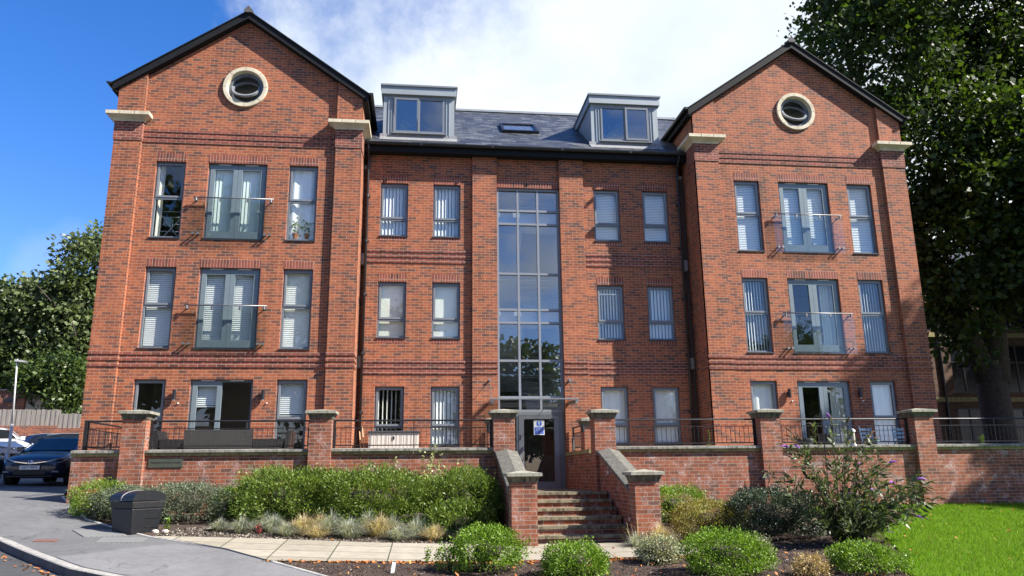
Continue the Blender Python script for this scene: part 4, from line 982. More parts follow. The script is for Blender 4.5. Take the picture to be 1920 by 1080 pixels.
sheet('ground', [(-70, -85), (70, -85), (70, 90), (-70, 90)], plain('rough_ground', (.045, .055, .025), .95, var=.4, scale=2), .3, -.05, zf=zbase)
sheet('road', [(-40, 5), (-24, 1.5), (-16, -1.6), (-12, -4.2), (-10.4, -5.2), (-9.07, -6.2), (-8.17, -7.12), (-7.24, -8.07), (-6.4, -8.62), (-5.2, -9.3), (-3, -10.3), (0, -11.2), (4, -12), (10, -12.6), (24, -13), (60, -13), (60, -40), (-60, -40), (-60, 8)], M_ROAD, .4, -.115)
k0 = [p for p in KERB if p[0] < -2.5]
sheet('pavement', k0[::-1] + [(-40, 24), (-9.0, 24), (-10.9, 14)] + EDGE + [], M_TAR, .3, 0.0)
sheet('resurfaced_pavement', [(-6.5, -6.05), (-5.62, -6.44), (-4.78, -7.3), (-3.97, -8.2), (-3.03, -9.3), (-2.6, -9.9), (-3.2, -10.05), (-5.2, -9.12), (-6.35, -8.46), (-7.05, -8.0), (-7.75, -7.3)], M_TARN, .3, .006)
BED = EDGE[1:] + [(-1.0, -10.6), (0, -11.0), (4, -11.8), (7.0, -12.1), (6.9, -2.3), (-9.7, -2.3), (-10.0, -.2), (-10.45, .4)]
sheet('planting_bed', BED, M_SOIL, .25, .004)
PATH = [(-7.03, -5.46), (-5.12, -5.42), (-3.29, -5.56), (-2.09, -5.57), (-.9, -5.62), (1.95, -5.62), (2.2, -6.4), (2.05, -7.08), (.67, -7.12), (-2.13, -7.2), (-4.7, -7.36), (-5.57, -6.44)]
sheet('path', PATH, M_SLAB, .3, .022)
LAWN = [(3.75, -11.5), (4.2, -9.2), (4.9, -8.2), (5.6, -6.6), (6.3, -5.0), (7.0, -3.4), (7.2, YW + .02), (40, YW + .02), (40, -12.6), (10, -12.4)]
sheet('lawn', LAWN, M_TURF, .3, .03)
mb = MB()
def strip(name, line, w, zt, zb, mats, kind, side=1, joints=0):
    J = set(); pts = [Vector((x, y)) for x, y in line]; out = []
    for a, b in zip(pts[:-1], pts[1:]):
        n = max(1, int((b - a).length / .3))
        out += [a.lerp(b, i / n) for i in range(n)]
    if joints:
        o2 = [out[0]]; acc = 0.0
        for q in out[1:] + [pts[-1]]:
            acc += (q - o2[-1]).length
            if acc > joints: dq = (q - o2[-1]).normalized(); o2.append(q - dq * .012); acc = 0.0; J.add(len(o2) - 1)
            o2.append(q)
        out = o2
    out.append(pts[-1]); L_, R2 = [], []
    for i, p in enumerate(out):
        d = (out[min(i + 1, len(out) - 1)] - out[max(i - 1, 0)]).normalized(); nrm = Vector((-d.y, d.x)) * side
        z = g(p.x, p.y); L_.append([(p.x, p.y, z + zb), (p.x, p.y, z + zt - .012), (p.x + nrm.x * .015, p.y + nrm.y * .015, z + zt), (p.x + nrm.x * w, p.y + nrm.y * w, z + zt), (p.x + nrm.x * w, p.y + nrm.y * w, z + zb)])
    mb = MB(); n = len(L_)
    for i in range(n - 1):
        for k in range(4):
            mb.poly([L_[i][k], L_[i + 1][k], L_[i + 1][k + 1], L_[i][k + 1]], 2 if i in J and len(mats) > 2 else (1 if k == 0 and len(mats) > 1 else 0))
    o = mb.build(name, mats, None, recalc=False); o['kind'] = kind; return o
strip('kerb', KERB, .14, .012, -.2, [M_KERB, M_KERBF, M_DARKF], 'structure', joints=.85)
strip('path_edging', EDGE[1:], .04, .02, -.1, [plain('pale_edging', (.36, .345, .31), .85, var=.3)], 'structure')
# inspection covers
def cover(name, pts, label, mat, raise_=.012):
    c = Vector((sum(p[0] for p in pts) / 4, sum(p[1] for p in pts) / 4)); z = g(c.x, c.y)
    mb = MB(); T = [(x, y, g(x, y) + raise_) for x, y in pts]; mb.poly(T)
    for i in range(4):
        a, b = T[i], T[(i + 1) % 4]; mb.poly([a, b, (b[0], b[1], b[2] - .05), (a[0], a[1], a[2] - .05)])
    o = mb.build(name, mat, None, org=(c.x, c.y, z)); o.location = (c.x, c.y, z); return tag(o, label, 'drain cover')
def checker(name, c):
    t = NT(name); uv = t.uv(); k = t.n('ShaderNodeTexChecker', {'Vector': uv, 'Scale': 28.0}); t.set(Base_Color=t.mix(k.outputs['Fac'], c, tuple(x * .7 for x in c)), Roughness=.6); t.bump(k.outputs['Fac'], .5, .01); return t.m
M_COV = checker('cover_metal', (.19, .19, .185))
cover('inspection_cover', [(-8.45, -5.1), (-7.85, -4.85), (-7.45, -5.35), (-8.05, -5.62)], 'pale grey rectangular inspection cover in the pavement, farther from the kerb', M_COV)
cover('inspection_cover', [(-7.75, -5.6), (-7.05, -5.55), (-7.0, -6.0), (-7.68, -6.1)], 'pale grey chequered inspection cover nearer the path slabs', M_COV)
cover('stopcock_cover', [(-8.62, -6.0), (-8.3, -5.95), (-8.28, -6.12), (-8.6, -6.18)], 'small rusty brown stopcock cover near the kerb', plain('rusty_iron', (.13, .06, .045), .85))

# ================================================================ foliage
def leaf_object(name, P, N, L, W, mat, parent=None, org=(0, 0, 0), seed=0, spread=.9, fold=.25, rnd=None, extra=None, mats2=None):
    rg = np.random.default_rng(seed); n = len(P)
    d = N + rg.normal(0, spread * .6, (n, 3)); d /= np.linalg.norm(d, axis=1)[:, None]
    s = np.cross(d, rg.normal(0, 1, (n, 3))); s /= np.linalg.norm(s, axis=1)[:, None] + 1e-9
    up = np.cross(s, d)
    sz = rg.uniform(.5, 1.45, n); l = (L * sz)[:, None]; w = (W * sz * rg.uniform(.8, 1.2, n))[:, None]
    P = P - np.array(org)
    v = np.stack([P, P + d * l * .5 + s * w * .5 + up * l * fold * .3, P + d * l, P + d * l * .5 - s * w * .5 + up * l * fold * .3], axis=1).reshape(-1, 3)
    me = bpy.data.meshes.new(name); nv = 4 * n; ev = 0; ef = []
    if extra is not None:
        ev = len(extra.v); 
    me.vertices.add(nv + ev)
    co = v if extra is None else np.vstack([v, np.array(extra.v) - np.array(org)])
    me.vertices.foreach_set('co', co.ravel().astype(np.float32))
    ls = np.arange(nv); st = np.arange(n) * 4; tot = np.full(n, 4)
    if extra is not None:
        el = np.array([i for f in extra.f for i in f]) + nv; et = np.array([len(f) for f in extra.f]); es = nv + np.concatenate([[0], np.cumsum(et)[:-1]])
        ls = np.concatenate([ls, el]); st = np.concatenate([st, es]); tot = np.concatenate([tot, et])
    me.loops.add(len(ls)); me.loops.foreach_set('vertex_index', ls.astype(np.int32)); me.polygons.add(len(st))
    me.polygons.foreach_set('loop_start', st.astype(np.int32)); me.polygons.foreach_set('loop_total', tot.astype(np.int32))
    me.materials.append(mat)
    if extra is not None:
        me.materials.append(mats2); me.polygons.foreach_set('material_index', np.concatenate([np.zeros(n), np.ones(len(et))]).astype(np.int32))
    me.update(calc_edges=True)
    at = me.attributes.new('rnd', 'FLOAT', 'FACE'); r = rg.uniform(0, 1, n) if rnd is None else np.clip(rnd, 0, 1)
    at.data.foreach_set('value', np.concatenate([r, np.full(len(st) - n, .3)]).astype(np.float32))
    o = bpy.data.objects.new(name, me); COL.objects.link(o)
    if parent is not None: o.parent = parent
    return o
def lobes(rg, k=7):
    return [(rg.normal(0, 1, 3), rg.uniform(2, 5), rg.uniform(0, 6.28)) for _ in range(k)]
def rough_r(u, lb, amp):
    r = np.ones(len(u))
    for d, f, p in lb: r += amp / len(lb) ** .5 * np.sin(u @ d * f / np.linalg.norm(d) * 1.6 + p)
    return r
def dome_pts(rg, n, rx, ry, h, lb, amp, zlo=-.75, pw=2.6):
    u = rg.normal(0, 1, (n * 2, 3)); u /= np.linalg.norm(u, axis=1)[:, None]; u = u[u[:, 2] > zlo][:n]
    q = (np.abs(u) ** pw).sum(1) ** (-1 / pw)
    r = q * rough_r(u, lb, amp) * rough_r(u, [(d, f * 2.3, p * 1.7) for d, f, p in lb], amp * .55); r = r * np.where(rg.uniform(0, 1, len(u)) < .07, rg.uniform(1.04, 1.16, len(u)), 1.0); c = h * .45
    p = np.stack([u[:, 0] * r * rx, u[:, 1] * r * ry, c + u[:, 2] * r * np.where(u[:, 2] > 0, h * .55, h * .45)], 1)
    nr = u / np.array([rx, ry, h * .5]); nr /= np.linalg.norm(nr, axis=1)[:, None]
    return p, nr
def shrub(name, label, cat, x, y, rx, ry, h, mat, nclump=700, per=11, L=.035, W=.02, seed=1, amp=.12, csize=.035, pw=2.6, up=.25, group=None, zlo=-.7, stems=8, core=.42, lift=0.0, spread=.9, coremat=None):
    z = g(x, y) + lift; rg = np.random.default_rng(seed); lb = lobes(rg)
    r = thing(name, label, cat, (x, y, z - lift), group)
    nclump = int(nclump * 1.15); c, n = dome_pts(rg, nclump, rx, ry, h, lb, amp, zlo, pw); m = len(c)
    dep = 1 - .22 * rg.uniform(0, 1, m) ** 2; c = np.array([0, 0, h * .45]) + (c - np.array([0, 0, h * .45])) * dep[:, None]
    n = n + np.array([0, 0, up]); n /= np.linalg.norm(n, axis=1)[:, None]
    P = np.repeat(c, per, 0) + rg.normal(0, csize, (m * per, 3)); N = np.repeat(n, per, 0)
    tone = np.repeat(rg.uniform(0, 1, m), per) * .55 + rg.uniform(0, 1, m * per) * .45
    cm = MB()
    cr, _ = None, None
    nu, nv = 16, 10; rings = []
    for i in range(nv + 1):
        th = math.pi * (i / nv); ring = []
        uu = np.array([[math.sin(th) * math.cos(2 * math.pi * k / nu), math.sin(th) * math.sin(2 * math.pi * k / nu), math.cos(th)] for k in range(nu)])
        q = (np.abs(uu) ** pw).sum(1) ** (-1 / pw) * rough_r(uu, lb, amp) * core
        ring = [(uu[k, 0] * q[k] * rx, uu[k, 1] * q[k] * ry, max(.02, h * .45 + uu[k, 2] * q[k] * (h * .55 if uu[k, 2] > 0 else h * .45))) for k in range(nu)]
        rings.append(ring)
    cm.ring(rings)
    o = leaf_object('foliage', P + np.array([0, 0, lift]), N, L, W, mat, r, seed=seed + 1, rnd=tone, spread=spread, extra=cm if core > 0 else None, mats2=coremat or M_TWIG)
    t = MB()
    for i in range(stems):
        a = rg.uniform(0, 6.28); k = rg.uniform(.25, .8); t.tube([(rg.normal(0, .04), rg.normal(0, .04), -.08 - 0), (math.cos(a) * rx * k * .4, math.sin(a) * ry * k * .4, h * .25 + lift * .5), (math.cos(a) * rx * k, math.sin(a) * ry * k, h * .62 + lift)], [.014, .01, .005], 5)
    t.build('stem', M_TWIG, r, org=(0, 0, 0))
    return r
F_BRIGHT = foliage('bright_box_leaf', (.045, .1, .009), (.18, .3, .025), .25)
F_LIME = foliage('lime_leaf', (.05, .1, .012), (.17, .26, .03), .25)
F_YELLOW = foliage('golden_leaf', (.07, .07, .012), (.3, .26, .06), .2)
F_MID = foliage('mid_green_leaf', (.035, .07, .011), (.155, .225, .034), .28)
F_GREY = foliage('grey_green_leaf', (.045, .062, .035), (.16, .19, .12), .15)
F_DARK = foliage('dark_hebe_leaf', (.018, .034, .018), (.075, .105, .065), .12)
F_VAR = foliage('variegated_leaf', (.12, .17, .05), (.5, .5, .23), .25)
F_VARW = foliage('white_variegated_leaf', (.07, .11, .05), (.42, .42, .27), .2, extra=(.5, .2, .14))
F_PINK = foliage('pink_pieris_leaf', (.2, .16, .06), (.5, .36, .18), .2, extra=(.55, .14, .1))
F_BUD = foliage('buddleia_leaf', (.025, .045, .015), (.11, .145, .06), .25)
F_TREE = foliage('lime_tree_leaf', (.01, .02, .004), (.05, .085, .011), .4, .5)
F_TREEL = foliage('whitebeam_leaf', (.03, .05, .016), (.12, .155, .055), .28, extra=(.4, .42, .32))
F_TREED = foliage('dark_tree_leaf', (.016, .034, .008), (.07, .11, .022), .28)
shrub('low_shrub', 'yellow-green low shrub beside the left end of the terrace wall', 'shrub', -8.5, -3.75, .55, .5, .62, F_LIME, 620, 11, .034, .017, 11)
shrub('grey_shrub', 'grey-green small-leaved shrub to the left of the black grit bin', 'shrub', -7.95, -3.85, .66, .55, .6, F_GREY, 1250, 12, .034, .015, 12, up=.6)
shrub('grey_shrub', 'grey-green small-leaved shrub to the right of the black grit bin', 'shrub', -6.98, -3.62, .66, .5, .68, F_GREY, 1300, 12, .034, .015, 13, up=.6)
shrub('small_shrub', 'small bright green rounded shrub below the name plaque', 'shrub', -6.22, -3.15, .42, .4, .6, F_BRIGHT, 480, 11, .034, .018, 14)
shrub('hedge_shrub', 'broad mid green shrub at the left end of the hedge against the terrace wall', 'shrub', -5.0, -3.4, 1.0, .85, 1.02, F_MID, 1900, 12, .055, .02, 15, amp=.16, csize=.05, group='hedge shrubs against the terrace wall')
shrub('hedge_shrub', 'mid green shrub in the middle of the hedge, left of the pale variegated one', 'shrub', -3.5, -3.4, 1.1, .9, .98, F_MID, 2100, 12, .055, .02, 16, amp=.15, csize=.05, group='hedge shrubs against the terrace wall')
shrub('hedge_shrub', 'mid green shrub at the right end of the hedge beside the steps', 'shrub', -1.72, -3.55, .85, .85, 1.04, F_MID, 1650, 12, .055, .02, 17, amp=.17, csize=.05, group='hedge shrubs against the terrace wall')
shrub('hedge_shrub', 'low mid green shrub in front of the hedge, left of the brick gate pier', 'shrub', -1.75, -4.55, .62, .45, .5, F_MID, 520, 12, .055, .02, 18, amp=.2, csize=.05, group='hedge shrubs against the terrace wall')
shrub('hedge_shrub', 'low sprawling mid green shrub along the front foot of the hedge', 'shrub', -2.9, -4.1, 1.1, .36, .45, F_MID, 520, 12, .05, .02, 19, amp=.42, csize=.05, group='hedge shrubs against the terrace wall')
def wispy(name, label, cat, x, y, sprays, mat, seed, L=.05, W=.028, per=26, group=None, lv=.35, twig=.006, zl=.25, droop=0):
    rg = np.random.default_rng(seed); z = g(x, y); r = thing(name, label, cat, (x, y, z), group); P = []; N = []; t = MB(); tips = []
    for (dx, dy, h_) in sprays:
        n = 7; pts = []
        for i in range(n + 1):
            k = i / n; pts.append(Vector((dx * k ** 1.25 + rg.normal(0, .012), dy * k ** 1.25 + rg.normal(0, .012), h_ * (k if not droop else k * (1 + droop * (1 - k))) )))
        t.tube(pts, [max(.0022, twig * (1 - i / (n + 1))) for i in range(n + 1)], 5); tips.append((pts[-1], (pts[-1] - pts[-2]).normalized()))
        for i in range(per):
            k = rg.uniform(zl, 1.0); f = k * n; a = pts[int(min(f, n - .01))]; b = pts[int(min(f, n - .01)) + 1]; p = a.lerp(b, f - int(min(f, n - .01))); d = (b - a).normalized()
            nn = Vector(rg.normal(0, 1, 3)); nn = (nn - d * nn.dot(d)).normalized(); P.append(p); N.append(nn * (1 - lv) + d * lv)
    o = leaf_object('foliage', np.array(P), np.array(N), L, W, mat, r, seed=seed, spread=.35)
    t.build('stem', M_TWIG, r, org=(0, 0, 0))
    return r, tips, rg
rg0 = random.Random(4)
def sprays(n, rx, ry, h0, h1, sx=0): return [(rg0.uniform(-rx, rx) + sx, rg0.uniform(-ry, ry), rg0.uniform(h0, h1)) for _ in range(n)]
wispy('variegated_shrub', 'pale yellow-green variegated shrub rising tallest out of the hedge', 'shrub', -2.3, -3.3, sprays(70, .85, .5, .75, 1.2) + sprays(7, .3, .25, 1.3, 1.5, .05) + [(.1, -.1, 1.72), (.02, -.1, 1.55), (.6, 0, 1.3), (-.75, 0, 1.35)], F_VAR, 21, .055, .034, 44)
shrub('box_bush', 'bright green clipped bush on bare stems in front of the path, left of the steps', 'bush', -1.5, -8.0, .46, .42, .6, F_BRIGHT, 760, 11, .03, .018, 31, zlo=-.6, group='bright green bushes in the front bed', pw=2.3, amp=.16)
shrub('side_bush', 'small loose green sprig on the left side of the clipped bush', 'bush', -2.05, -7.95, .2, .16, .36, F_BRIGHT, 110, 10, .03, .018, 37, core=0, amp=.25)
shrub('box_bush', 'bright green rounded bush cut by the bottom edge in front of the steps', 'bush', -.3, -8.5, .44, .4, .44, F_BRIGHT, 650, 11, .03, .018, 32, group='bright green bushes in the front bed', pw=2.3, amp=.16)
shrub('pieris', 'small dull variegated plant behind the middle front bush', 'shrub', -.2, -7.75, .26, .2, .32, F_VARW, 200, 10, .03, .012, 33, core=.6)
shrub('pieris', 'small cream-edged round shrub right of the steps beside the tawny grass', 'shrub', 1.18, -7.6, .3, .27, .36, F_VARW, 330, 11, .036, .015, 34, core=.7)
shrub('box_bush', 'large bright green bush at the bottom of the photo, right of the steps', 'bush', 1.82, -8.7, .55, .48, .55, F_BRIGHT, 950, 11, .03, .018, 35, group='bright green bushes in the front bed', pw=2.3, amp=.14)
shrub('pieris', 'cream variegated shrub on the right flank of the large green bush', 'shrub', 2.32, -8.45, .26, .24, .42, F_VARW, 280, 11, .034, .014, 36, core=.7)
shrub('pieris', 'small pink-tipped pieris at the bottom edge near the lawn', 'shrub', 2.9, -9.05, .2, .17, .22, F_PINK, 170, 10, .034, .014, 38, core=.5)
shrub('pieris', 'tiny yellow-green seedling shrub at the foot of the large green bush', 'shrub', 1.62, -9.2, .18, .12, .16, F_LIME, 90, 9, .03, .014, 39, core=0)
shrub('box_bush', 'bright green low bush at the front corner of the lawn', 'bush', 3.78, -8.95, .45, .4, .36, F_BRIGHT, 620, 11, .03, .018, 40, group='bright green bushes in the front bed', pw=2.3, amp=.18)
shrub('dome_shrub', 'vivid green domed shrub against the wall, right of the gate pier', 'shrub', 2.75, -3.75, .66, .52, .68, F_BRIGHT, 1000, 11, .032, .016, 41)
shrub('golden_shrub', 'golden-yellow clipped shrub between the dome and the dark hebe', 'shrub', 2.85, -5.45, .64, .52, .62, F_YELLOW, 1150, 11, .03, .013, 42, pw=3.6, amp=.08)
shrub('dark_shrub', 'dark grey-green domed hebe, left of the buddleia', 'shrub', 3.85, -5.75, .78, .66, .8, F_DARK, 1700, 12, .038, .019, 43, pw=2.8)
def buddleia():
    x, y = 4.55, -7.0; sp = []
    for i in range(46):
        a = rg0.uniform(-1.0, 1.0); sp.append((a * 1.15 + rg0.uniform(-.15, .15), rg0.uniform(-.5, .5), rg0.uniform(1.2, 2.25) * (1 - .28 * abs(a))))
    for i in range(16): sp.append((rg0.uniform(.9, 1.75), rg0.uniform(-.5, .2), rg0.uniform(.45, 1.15)))
    for i in range(26): sp.append((rg0.uniform(.3, 1.4), rg0.uniform(-.6, .3), rg0.uniform(.35, 1.1)))
    for i in range(34): sp.append((rg0.uniform(-.9, .8), rg0.uniform(-.6, .4), rg0.uniform(.3, 1.0)))
    r, tips, rg = wispy('buddleia', 'tall straggly buddleia with a few purple flowers, standing before the wall beside the lawn', 'shrub', x, y, sp, F_BUD, 51, .125, .034, 36, None, .45, .012, .2, .25)
    mp, ms = plain('purple_flower', (.28, .09, .4), .8, var=.3, scale=60), plain('brown_seed_head', (.1, .065, .035), .95, var=.4, scale=80)
    for i, (p, d) in enumerate(tips):
        if i > 95: break
        m = MB(); q = p; dv = d.copy(); pts = []
        for k in range(5): pts.append(q.copy()); dv = (dv + Vector((0, 0, -.28))).normalized(); q = q + dv * .035
        m.tube(pts, [.012, .016, .014, .009, .003] if i % 9 else [.017, .021, .018, .012, .003], 6)
        m.build('seed_head' if i % 9 else 'flower_spike', ms if i % 9 else mp, r, org=(0, 0, 0))
buddleia()
# grasses
F_FEST = foliage('blue_fescue_blade', (.2, .21, .17), (.42, .44, .37), .25, extra=(.55, .45, .28))
F_STRAW = foliage('straw_blade', (.28, .21, .11), (.62, .52, .32), .25)
def tuft(label, x, y, r_, h_, n, mat, seed, group, name='grass_tuft', spread=1.0):
    rg = np.random.default_rng(seed); z = g(x, y); t = thing(name, label, 'grass', (x, y, z), group)
    a = rg.uniform(0, 6.28, n); k = rg.uniform(0, 1, n) ** .6; d = np.stack([np.cos(a) * k, np.sin(a) * k, np.zeros(n)], 1); l = h_ * rg.uniform(.6, 1.15, n)
    v = np.zeros((n, 5, 3)); w = .0022 + .001 * rg.uniform(0, 1, n); s = np.stack([-np.sin(a), np.cos(a), np.zeros(n)], 1); b = d * .5 * r_ * rg.uniform(.2, 1, n)[:, None]; l = l * (1.1 - .4 * k) * rg.uniform(.55, 1, n); jit = rg.normal(0, .12 * r_, (n, 3)) * np.array([1, 1, .25])
    mid = b + d * r_ * .32 + jit * .5 + np.stack([0 * l, 0 * l, l * .8], 1); tip = b + d * r_ * .8 * spread + jit + np.stack([0 * l, 0 * l, l * (1.05 - .55 * k ** 2)], 1)
    v[:, 0] = b - s * w[:, None]; v[:, 1] = b + s * w[:, None]; v[:, 2] = mid + s * w[:, None]; v[:, 3] = mid - s * w[:, None]; v[:, 4] = tip
    me = bpy.data.meshes.new('blades'); me.vertices.add(n * 5); me.vertices.foreach_set('co', v.reshape(-1).astype(np.float32))
    base = np.arange(n)[:, None] * 5; ls = np.concatenate([base + np.array([0, 1, 2, 3]), base + np.array([3, 2, 4])], 1).reshape(-1)
    st = (np.arange(n)[:, None] * 7 + np.array([0, 4])).reshape(-1); tt = np.tile([4, 3], n)
    me.loops.add(len(ls)); me.loops.foreach_set('vertex_index', ls.astype(np.int32)); me.polygons.add(2 * n); me.polygons.foreach_set('loop_start', st.astype(np.int32)); me.polygons.foreach_set('loop_total', tt.astype(np.int32)); me.update(calc_edges=True); me.materials.append(mat)
    at = me.attributes.new('rnd', 'FLOAT', 'FACE'); at.data.foreach_set('value', np.repeat(rg.uniform(0, 1, n), 2).astype(np.float32))
    o = bpy.data.objects.new('blades', me); COL.objects.link(o); o.parent = t; return t
GF = 'blue-grey fescue tufts along the path'
FEST = [(-5.35, -4.35, .3, .26), (-4.85, -4.95, .3, .22), (-4.35, -4.35, .34, .3), (-3.0, -4.6, .34, .3), (-2.4, -4.55, .3, .26), (-4.3, -5.05, .26, .2), (-5.7, -4.75, .25, .25), (-5.15, -4.6, .3, .28), (-4.6, -4.7, .34, .32), (-4.1, -4.65, .36, .36), (-3.75, -5.0, .32, .3), (-3.2, -4.8, .36, .36), (-2.85, -5.15, .3, .24), (-2.55, -4.85, .32, .32), (-2.2, -5.1, .3, .26), (-6.1, -4.6, .22, .2), (-3.45, -4.55, .3, .36), (-1.75, -5.2, .24, .2)]
pos_names = ['close under the left hedge shrub, second row', 'low at the path edge below the left hedge shrub', 'behind the tall straw clump, half under the hedge', 'between the two broad straw clumps', 'half hidden under the variegated shrub', 'tiny and grey at the path edge','beside the small bright green shrub', 'at the foot of the hedge, third clump from the grit bin', 'with tall straw seed stems before the left hedge shrub', 'broad and tawny, left of the centre of the path edge', 'low and silvery at the path edge, left of the white plant label', 'large and straw-brown before the middle of the hedge', 'low and grey, spilling over the path edge', 'blue-grey below the pale variegated shrub', 'small and bluish before the low hedge shrub', 'nearest the grit bin', 'tall and pale, close against the hedge', 'smallest, nearest the clipped front bush']
for i, (x, y, r_, h_) in enumerate(FEST): tuft('fescue tuft ' + pos_names[i], x, y, r_ * 1.25, h_ * 1.25, 900, F_FEST if i % 3 != 2 else F_STRAW, 60 + i, GF)
tuft('tawny feathery grass tuft with long seed stems at the foot of the right gate pier', 1.75, -5.95, .36, .42, 900, F_STRAW, 80, None, 'tawny_grass')
tuft('grey wispy grass tuft left of the right gate pier, spilling onto the path', 1.3, -6.0, .34, .3, 500, F_FEST, 81, None)
tuft('few long arching straw stems beside the steps', 1.35, -5.95, .55, .62, 30, F_STRAW, 82, None, 'seed_stems')
tuft('thin pinkish seed grass against the wall behind the golden shrub', 3.2, -4.4, .5, .85, 90, F_STRAW, 83, None, 'seed_grass')
tuft('small grey grass tuft between the golden shrub and the large green bush', 2.25, -7.35, .22, .26, 260, F_FEST, 84, None)
tuft('small pale grass tuft under the dark hebe', 3.1, -7.1, .2, .24, 150, F_FEST, 85, None)
def weed(label, x, y, z, h_, mat, seed, n=5, L=.05):
    rg = np.random.default_rng(seed); t = thing('weed', label, 'weed', (x, y, z)); P = []; N = []
    st = MB()
    for i in range(n):
        dx, dy = rg.normal(0, h_ * .18), rg.normal(0, h_ * .18); st.tube([(0, 0, 0), (dx * .5, dy * .5, h_ * .6), (dx, dy, h_ * rg.uniform(.7, 1))], .003, 4)
        for k in np.linspace(.15, 1, 9): P.append((dx * k, dy * k, h_ * k)); N.append((rg.normal(), rg.normal(), .5))
    leaf_object('foliage', np.array(P), np.array(N), L, L * .5, mat, t, seed=seed); st.build('stem', M_TWIG, t, org=(0, 0, 0))
weed('bright green weed at the foot of the black grit bin', -7.0, -4.75, g(-7.0, -4.75), .22, F_BRIGHT, 90)
weed('yellow-green weed growing from the coping by the right-hand railing', 4.05, -2.5, .3, .34, F_LIME, 91, 3, .045)
weed('low green weed sprouting on the coping at the far right', 10.75, -2.5, .3, .2, F_BRIGHT, 92, 6, .05)
weed('small green weed at the path edge behind the white plant label', -2.4, -7.3, g(-2.4, -7.3), .24, F_LIME, 93)
weed('reddish-brown sprig in the gravel before the left hedge shrub', -5.35, -4.95, g(-5.35, -4.95), .16, plain('red_leaf', (.25, .04, .03), .6), 94)
lb = MB().box(-2.9, -2.85, -8.06, -8.05, g(-2.87, -8.06) - .03, g(-2.87, -8.06) + .15)
o = lb.build('plant_label', M_WHITE, None, org=(-2.87, -8.06, g(-2.87, -8.06))); o.location = (-2.87, -8.06, g(-2.87, -8.06)); o.rotation_euler = (R(-10), R(8), 0); tag(o, 'white plastic plant label stuck in the mulch before the path', 'plant label')
# lawn grass, mulch chips, fallen leaves: nobody could count these
def scatter(name, poly, n, mat, make, seed, label, cat, dens=None, off=.0):
    rg = np.random.default_rng(seed); xs = [p[0] for p in poly]; ys = [p[1] for p in poly]; pts = []
    while len(pts) < n:
        q = rg.uniform((min(xs), min(ys)), (max(xs), max(ys)), (n, 2))
        pts += [p for p in q if inpoly(p, poly) and (dens is None or rg.uniform() < dens(p))]
    p = np.array(pts[:n]); z = gz(p[:, 0], p[:, 1]) + off; P = np.column_stack([p, z]); o = make(name, P, rg, mat); return tag(o, label, cat, kind='stuff')
def quads(name, P, rg, mat, L, W, tilt=.5, tri=False, up=None):
    n = len(P); a = rg.uniform(0, 6.28, n); d = np.stack([np.cos(a), np.sin(a), rg.normal(0, tilt, n)], 1); s = np.stack([-np.sin(a), np.cos(a), rg.normal(0, tilt, n)], 1)
    l = L * rg.uniform(.5, 1.4, n)[:, None]; w = W * rg.uniform(.5, 1.4, n)[:, None]
    if up is not None:
        d = np.stack([rg.normal(0, .45, n), rg.normal(0, .45, n), np.ones(n)], 1)
        v = np.stack([P - s * w, P + s * w, P + d * l], 1); k = 3
    else: v = np.stack([P - d * l - s * w * .6, P + d * l - s * w, P + d * l * .8 + s * w, P - d * l + s * w * .8], 1); k = 4
    me = bpy.data.meshes.new(name); me.vertices.add(n * k); me.vertices.foreach_set('co', v.reshape(-1).astype(np.float32)); me.loops.add(n * k); me.loops.foreach_set('vertex_index', np.arange(n * k, dtype=np.int32))
    me.polygons.add(n); me.polygons.foreach_set('loop_start', (np.arange(n) * k).astype(np.int32)); me.polygons.foreach_set('loop_total', np.full(n, k, np.int32)); me.update(calc_edges=True); me.materials.append(mat)
    at = me.attributes.new('rnd', 'FLOAT', 'FACE'); at.data.foreach_set('value', rg.uniform(0, 1, n).astype(np.float32))
    o = bpy.data.objects.new(name, me); COL.objects.link(o); return o
F_LEAFL = foliage('fallen_leaf', (.28, .07, .02), (.5, .2, .05), .1, .7, extra=(.5, .4, .1))
F_BLADE = foliage('lawn_blade', (.05, .115, .006), (.17, .29, .016), .35, .8, (.34, .3, .12), .1)
scatter('lawn_grass', [(3.7, -11), (4.13, -9.15), (4.5, -8.7), (4.72, -8.15), (5.2, -7.5), (5.4, -6.5), (5.95, -5.6), (6.2, -4.8), (6.75, -4.0), (6.9, -3.3), (7.05, -2.65), (13.5, -2.65), (9.5, -10.5)], 60000, F_BLADE, lambda a, P, rg, m: quads(a, P, rg, m, .055, .004, up=1), 5, 'short mown green grass of the lawn', 'grass', off=.025)
scatter('lawn_leaves', [(4.6, -8.5), (6.6, -4.5), (7.4, -2.8), (12.5, -2.8), (9.5, -9.5)], 140, F_LEAFL, lambda a, P, rg, m: quads(a, P, rg, m, .022, .014, .5), 15, 'a few yellow leaves lying on the lawn', 'leaf litter', off=.07)
F_CHIP = foliage('bark_chip', (.02, .012, .009), (.1, .065, .05), 0, .9, extra=(.3, .25, .21))
scatter('mulch_chips', [(-2.9, -9.3), (-3.9, -8.1), (-4.6, -7.45), (2.1, -7.2), (2.4, -5.7), (2.2, -2.8), (6.8, -2.8), (5.4, -6.5), (3.6, -10.5)], 22000, F_CHIP, lambda a, P, rg, m: quads(a, P, rg, m, .017, .006, .35), 6, 'dark bark mulch chips over the front beds', 'mulch', off=.012)
F_GRAV = foliage('gravel_chip', (.06, .045, .03), (.22, .19, .15), 0, .9, extra=(.6, .57, .5))
scatter('gravel', [(-7.0, -5.4), (-7.0, -4.6), (-6.2, -4.0), (-1.0, -4.2), (-1.0, -5.55), (-3.3, -5.5), (-5.1, -5.36)], 9000, F_GRAV, lambda a, P, rg, m: quads(a, P, rg, m, .014, .01, .4), 7, 'mixed gravel and leaf debris along the back edge of the path', 'gravel', off=.012)
